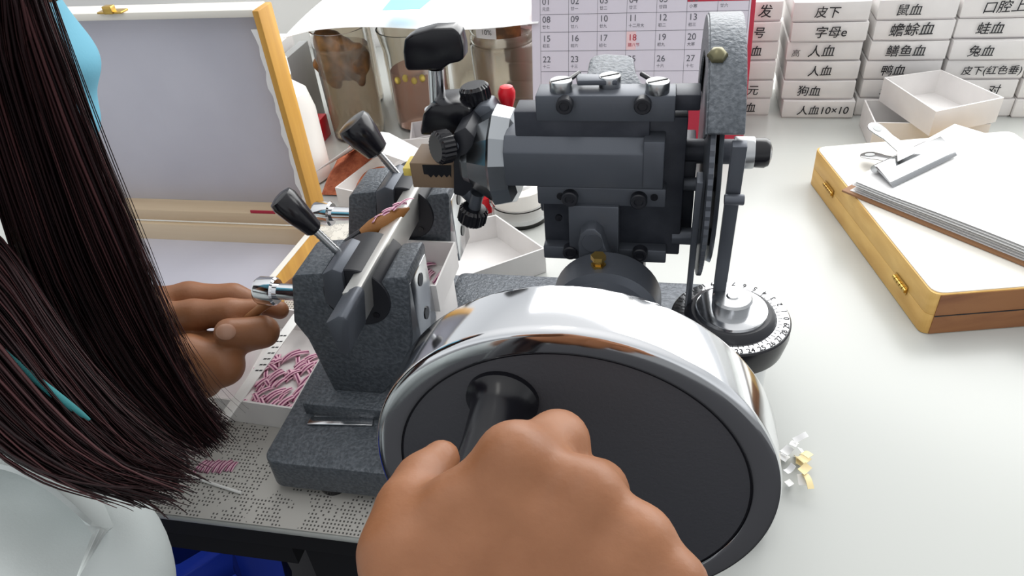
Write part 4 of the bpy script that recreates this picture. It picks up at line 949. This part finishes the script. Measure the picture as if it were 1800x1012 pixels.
# hair
G = [
 [(30, -70, .052), (80, 75, .052), (146, 250, .052), (222, 430, .050), (290, 590, .048), (346, 695, .048), (392, 755, .052)],
 [(5, -70, .042), (52, 100, .044), (112, 290, .050), (178, 465, .045), (256, 615, .042), (330, 718, .042), (380, 768, .046)],
 [(-45, -70, .034), (0, 120, .036), (62, 310, .040), (128, 485, .036), (214, 638, .033), (304, 735, .033), (360, 785, .036)],
 [(-85, -40, .026), (-40, 170, .028), (10, 345, .030), (66, 500, .026), (150, 650, .024), (254, 750, .023), (330, 805, .026)],
 [(-110, 300, .36), (-55, 370, .352), (14, 440, .345), (100, 575, .340), (200, 705, .338), (285, 785, .346), (345, 825, .36)],
 [(-120, 450, .35), (-60, 540, .335), (25, 645, .325), (120, 750, .320), (210, 818, .325), (280, 842, .335), (315, 852, .350)],
 [(-130, 640, .335), (-60, 720, .32), (10, 790, .312), (90, 832, .310), (165, 850, .315), (235, 860, .325), (285, 866, .340)]]
GW = [[np.array(D(u, v, yy) if yy > .2 else Y(yy, u, v)) for (u, v, yy) in g] for g in G]
vv = lambda q: np.array(q)
for i in range(4):
    GW[i] = [vv(HC+HU*.098+FD*(.035-.03*i)), vv(HC+HR*.070+HU*.078+FD*(.048-.034*i)), vv(HC+HR*.090+HU*.040+FD*(.056-.034*i))]+GW[i]
for i in range(4, 7):
    GW[i] = [vv(HC+HU*.096-FD*(.03+.015*(i-4))), vv(HC+HR*.070+HU*.060-FD*(.065+.010*(i-4))), vv(HC+HR*.080-HU*.020-FD*(.072+.012*(i-4))), vv(HC+HR*.070-HU*.085-FD*(.090+.018*(i-4)))]+GW[i]
for i in range(9):
    a = math.radians(95+i*21); o = FD*math.cos(a)+HR*math.sin(a)
    GW.append([vv(HC+HU*.098+o*.01), vv(HC+HU*.075+o*.066), vv(HC+HU*.02+o*.095), vv(HC-HU*.05+o*.098), vv(HC+o*.100-V((0, 0, .13))), vv(HC+o*.102-V((.02, .02, .20)))])
hv, hf, ht = [], [], []; NS = 22
def strand(a, b, w, off, wob, r0, tend, seg=3):
    pts = []; sp_ = np.array([rng.normal(0, .006), rng.normal(0, .006), rng.normal(0, .004)])
    ph, fr = rng.uniform(0, 6), rng.uniform(3, 8)
    for i in range(NS):
        t = tend*i/(NS-1); q = cr(GW[a], t)*(1-w)+cr(GW[b], t)*w
        q = q+off*(.6+.4*t)+sp_*max(0, t-.55)**2*4+wob*math.sin(ph+fr*t); pts.append(q)
    pts = np.array(pts); base = len(hv); tn_ = rng.choice([.35, .7, 1.2, 2.6], p=[.3, .35, .22, .13])*rng.uniform(.8, 1.2)
    for i in range(NS):
        tg = pts[min(i+1, NS-1)]-pts[max(i-1, 0)]; tg /= np.linalg.norm(tg)+1e-9
        n1 = np.cross(tg, (.3, -.8, .5)); n1 /= np.linalg.norm(n1); n2 = np.cross(tg, n1)
        r_ = r0*(1-.75*max(0, (i/(NS-1)-.62)/.38))
        for k in range(seg):
            a_3 = 2*math.pi*k/seg; hv.append(pts[i]+(n1*math.cos(a_3)+n2*math.sin(a_3))*r_); ht.append(tn_)
    for i in range(NS-1):
        for k in range(seg): hf.append((base+i*seg+k, base+i*seg+(k+1) % seg, base+(i+1)*seg+(k+1) % seg, base+(i+1)*seg+k))
HD = np.array([-.55, .70, -.45])/.998             # depth direction of the locks
for n_ in range(2600):
    a = rng.choice([0, 1, 2, 4, 5], p=[.24, .24, .20, .16, .16]); w = rng.random()
    off = HD*rng.normal(0, .006)+rng.normal(0, .0013, 3); wob = rng.normal(0, .0011, 3)
    strand(a, a+1, w, off, wob, rng.uniform(.00035, .0011), min(1.0, rng.uniform(.78, 1.04)))
for n_ in range(900):                        # hair round the back of the head
    a = rng.integers(7, 15); strand(a, a+1, rng.random(), rng.normal(0, .003, 3), rng.normal(0, .0012, 3), rng.uniform(.0006, .0014), min(1.0, rng.uniform(.85, 1.04)))
for n_ in range(46):                          # thick locks underneath
    a = rng.choice([0, 1, 2, 4, 5]); w = rng.random()
    strand(a, a+1, w, HD*(.010+abs(rng.normal(0, .003))), rng.normal(0, .0015, 3), .0026, .80, 6)
for n_ in range(110):                          # flyaways on the right edge
    off = HD*rng.normal(0, .005)+np.array([rng.uniform(.0, .012), 0, rng.normal(0, .002)]); strand(0, 1, 0, off, rng.normal(0, .002, 3), .00028, rng.uniform(.7, 1))
hme = bpy.data.meshes.new('hair'); hme.from_pydata([tuple(v) for v in hv], [], hf); hme.update()
ta = hme.color_attributes.new('tone', 'FLOAT_COLOR', 'POINT'); ta.data.foreach_set('color', np.array([(t*.024+.002, t*.0090+.001, t*.0092+.002, 1) for t in ht], np.float32).ravel())
nt_ = M_hair.node_tree; an = nt_.nodes.new('ShaderNodeVertexColor'); an.layer_name = 'tone'; nt_.links.new(an.outputs[0], nt_.nodes['Principled BSDF'].inputs['Base Color'])
link('hair', hme, M_hair, pe, ang=180)
# hair over the skull
sk_ = MB().grid(lambda u, v: HC-FD*.012+HU*.020+(FD*math.cos(2*math.pi*u)*(.088 if math.cos(2*math.pi*u) < 0 else .080)+HR*math.sin(2*math.pi*u)*.090)*math.sin(math.radians(4+122*v-66*v*max(0, math.cos(2*math.pi*u))))+HU*.092*math.cos(math.radians(4+122*v-66*v*max(0, math.cos(2*math.pi*u)))), 48, 16, .003)
sk_.build('hair_crown', mat('hair_root', (.020, .009, .008), .55), pe, ang=180)
# cyan strap running down among the hair
st = []
for i in range(13):
    q = [D(-30, 580, .327), D(35, 642, .321), D(95, 692, .318), D(158, 738, .320)]
    st.append(cr([np.array(v) for v in q], i/12))
MB().tube([V(q) for q in st], [.0006+.0015*math.sin(math.pi*(i/12)**1.6) for i in range(13)], 8, .35).build('neck_strap', M_cyan, pe)
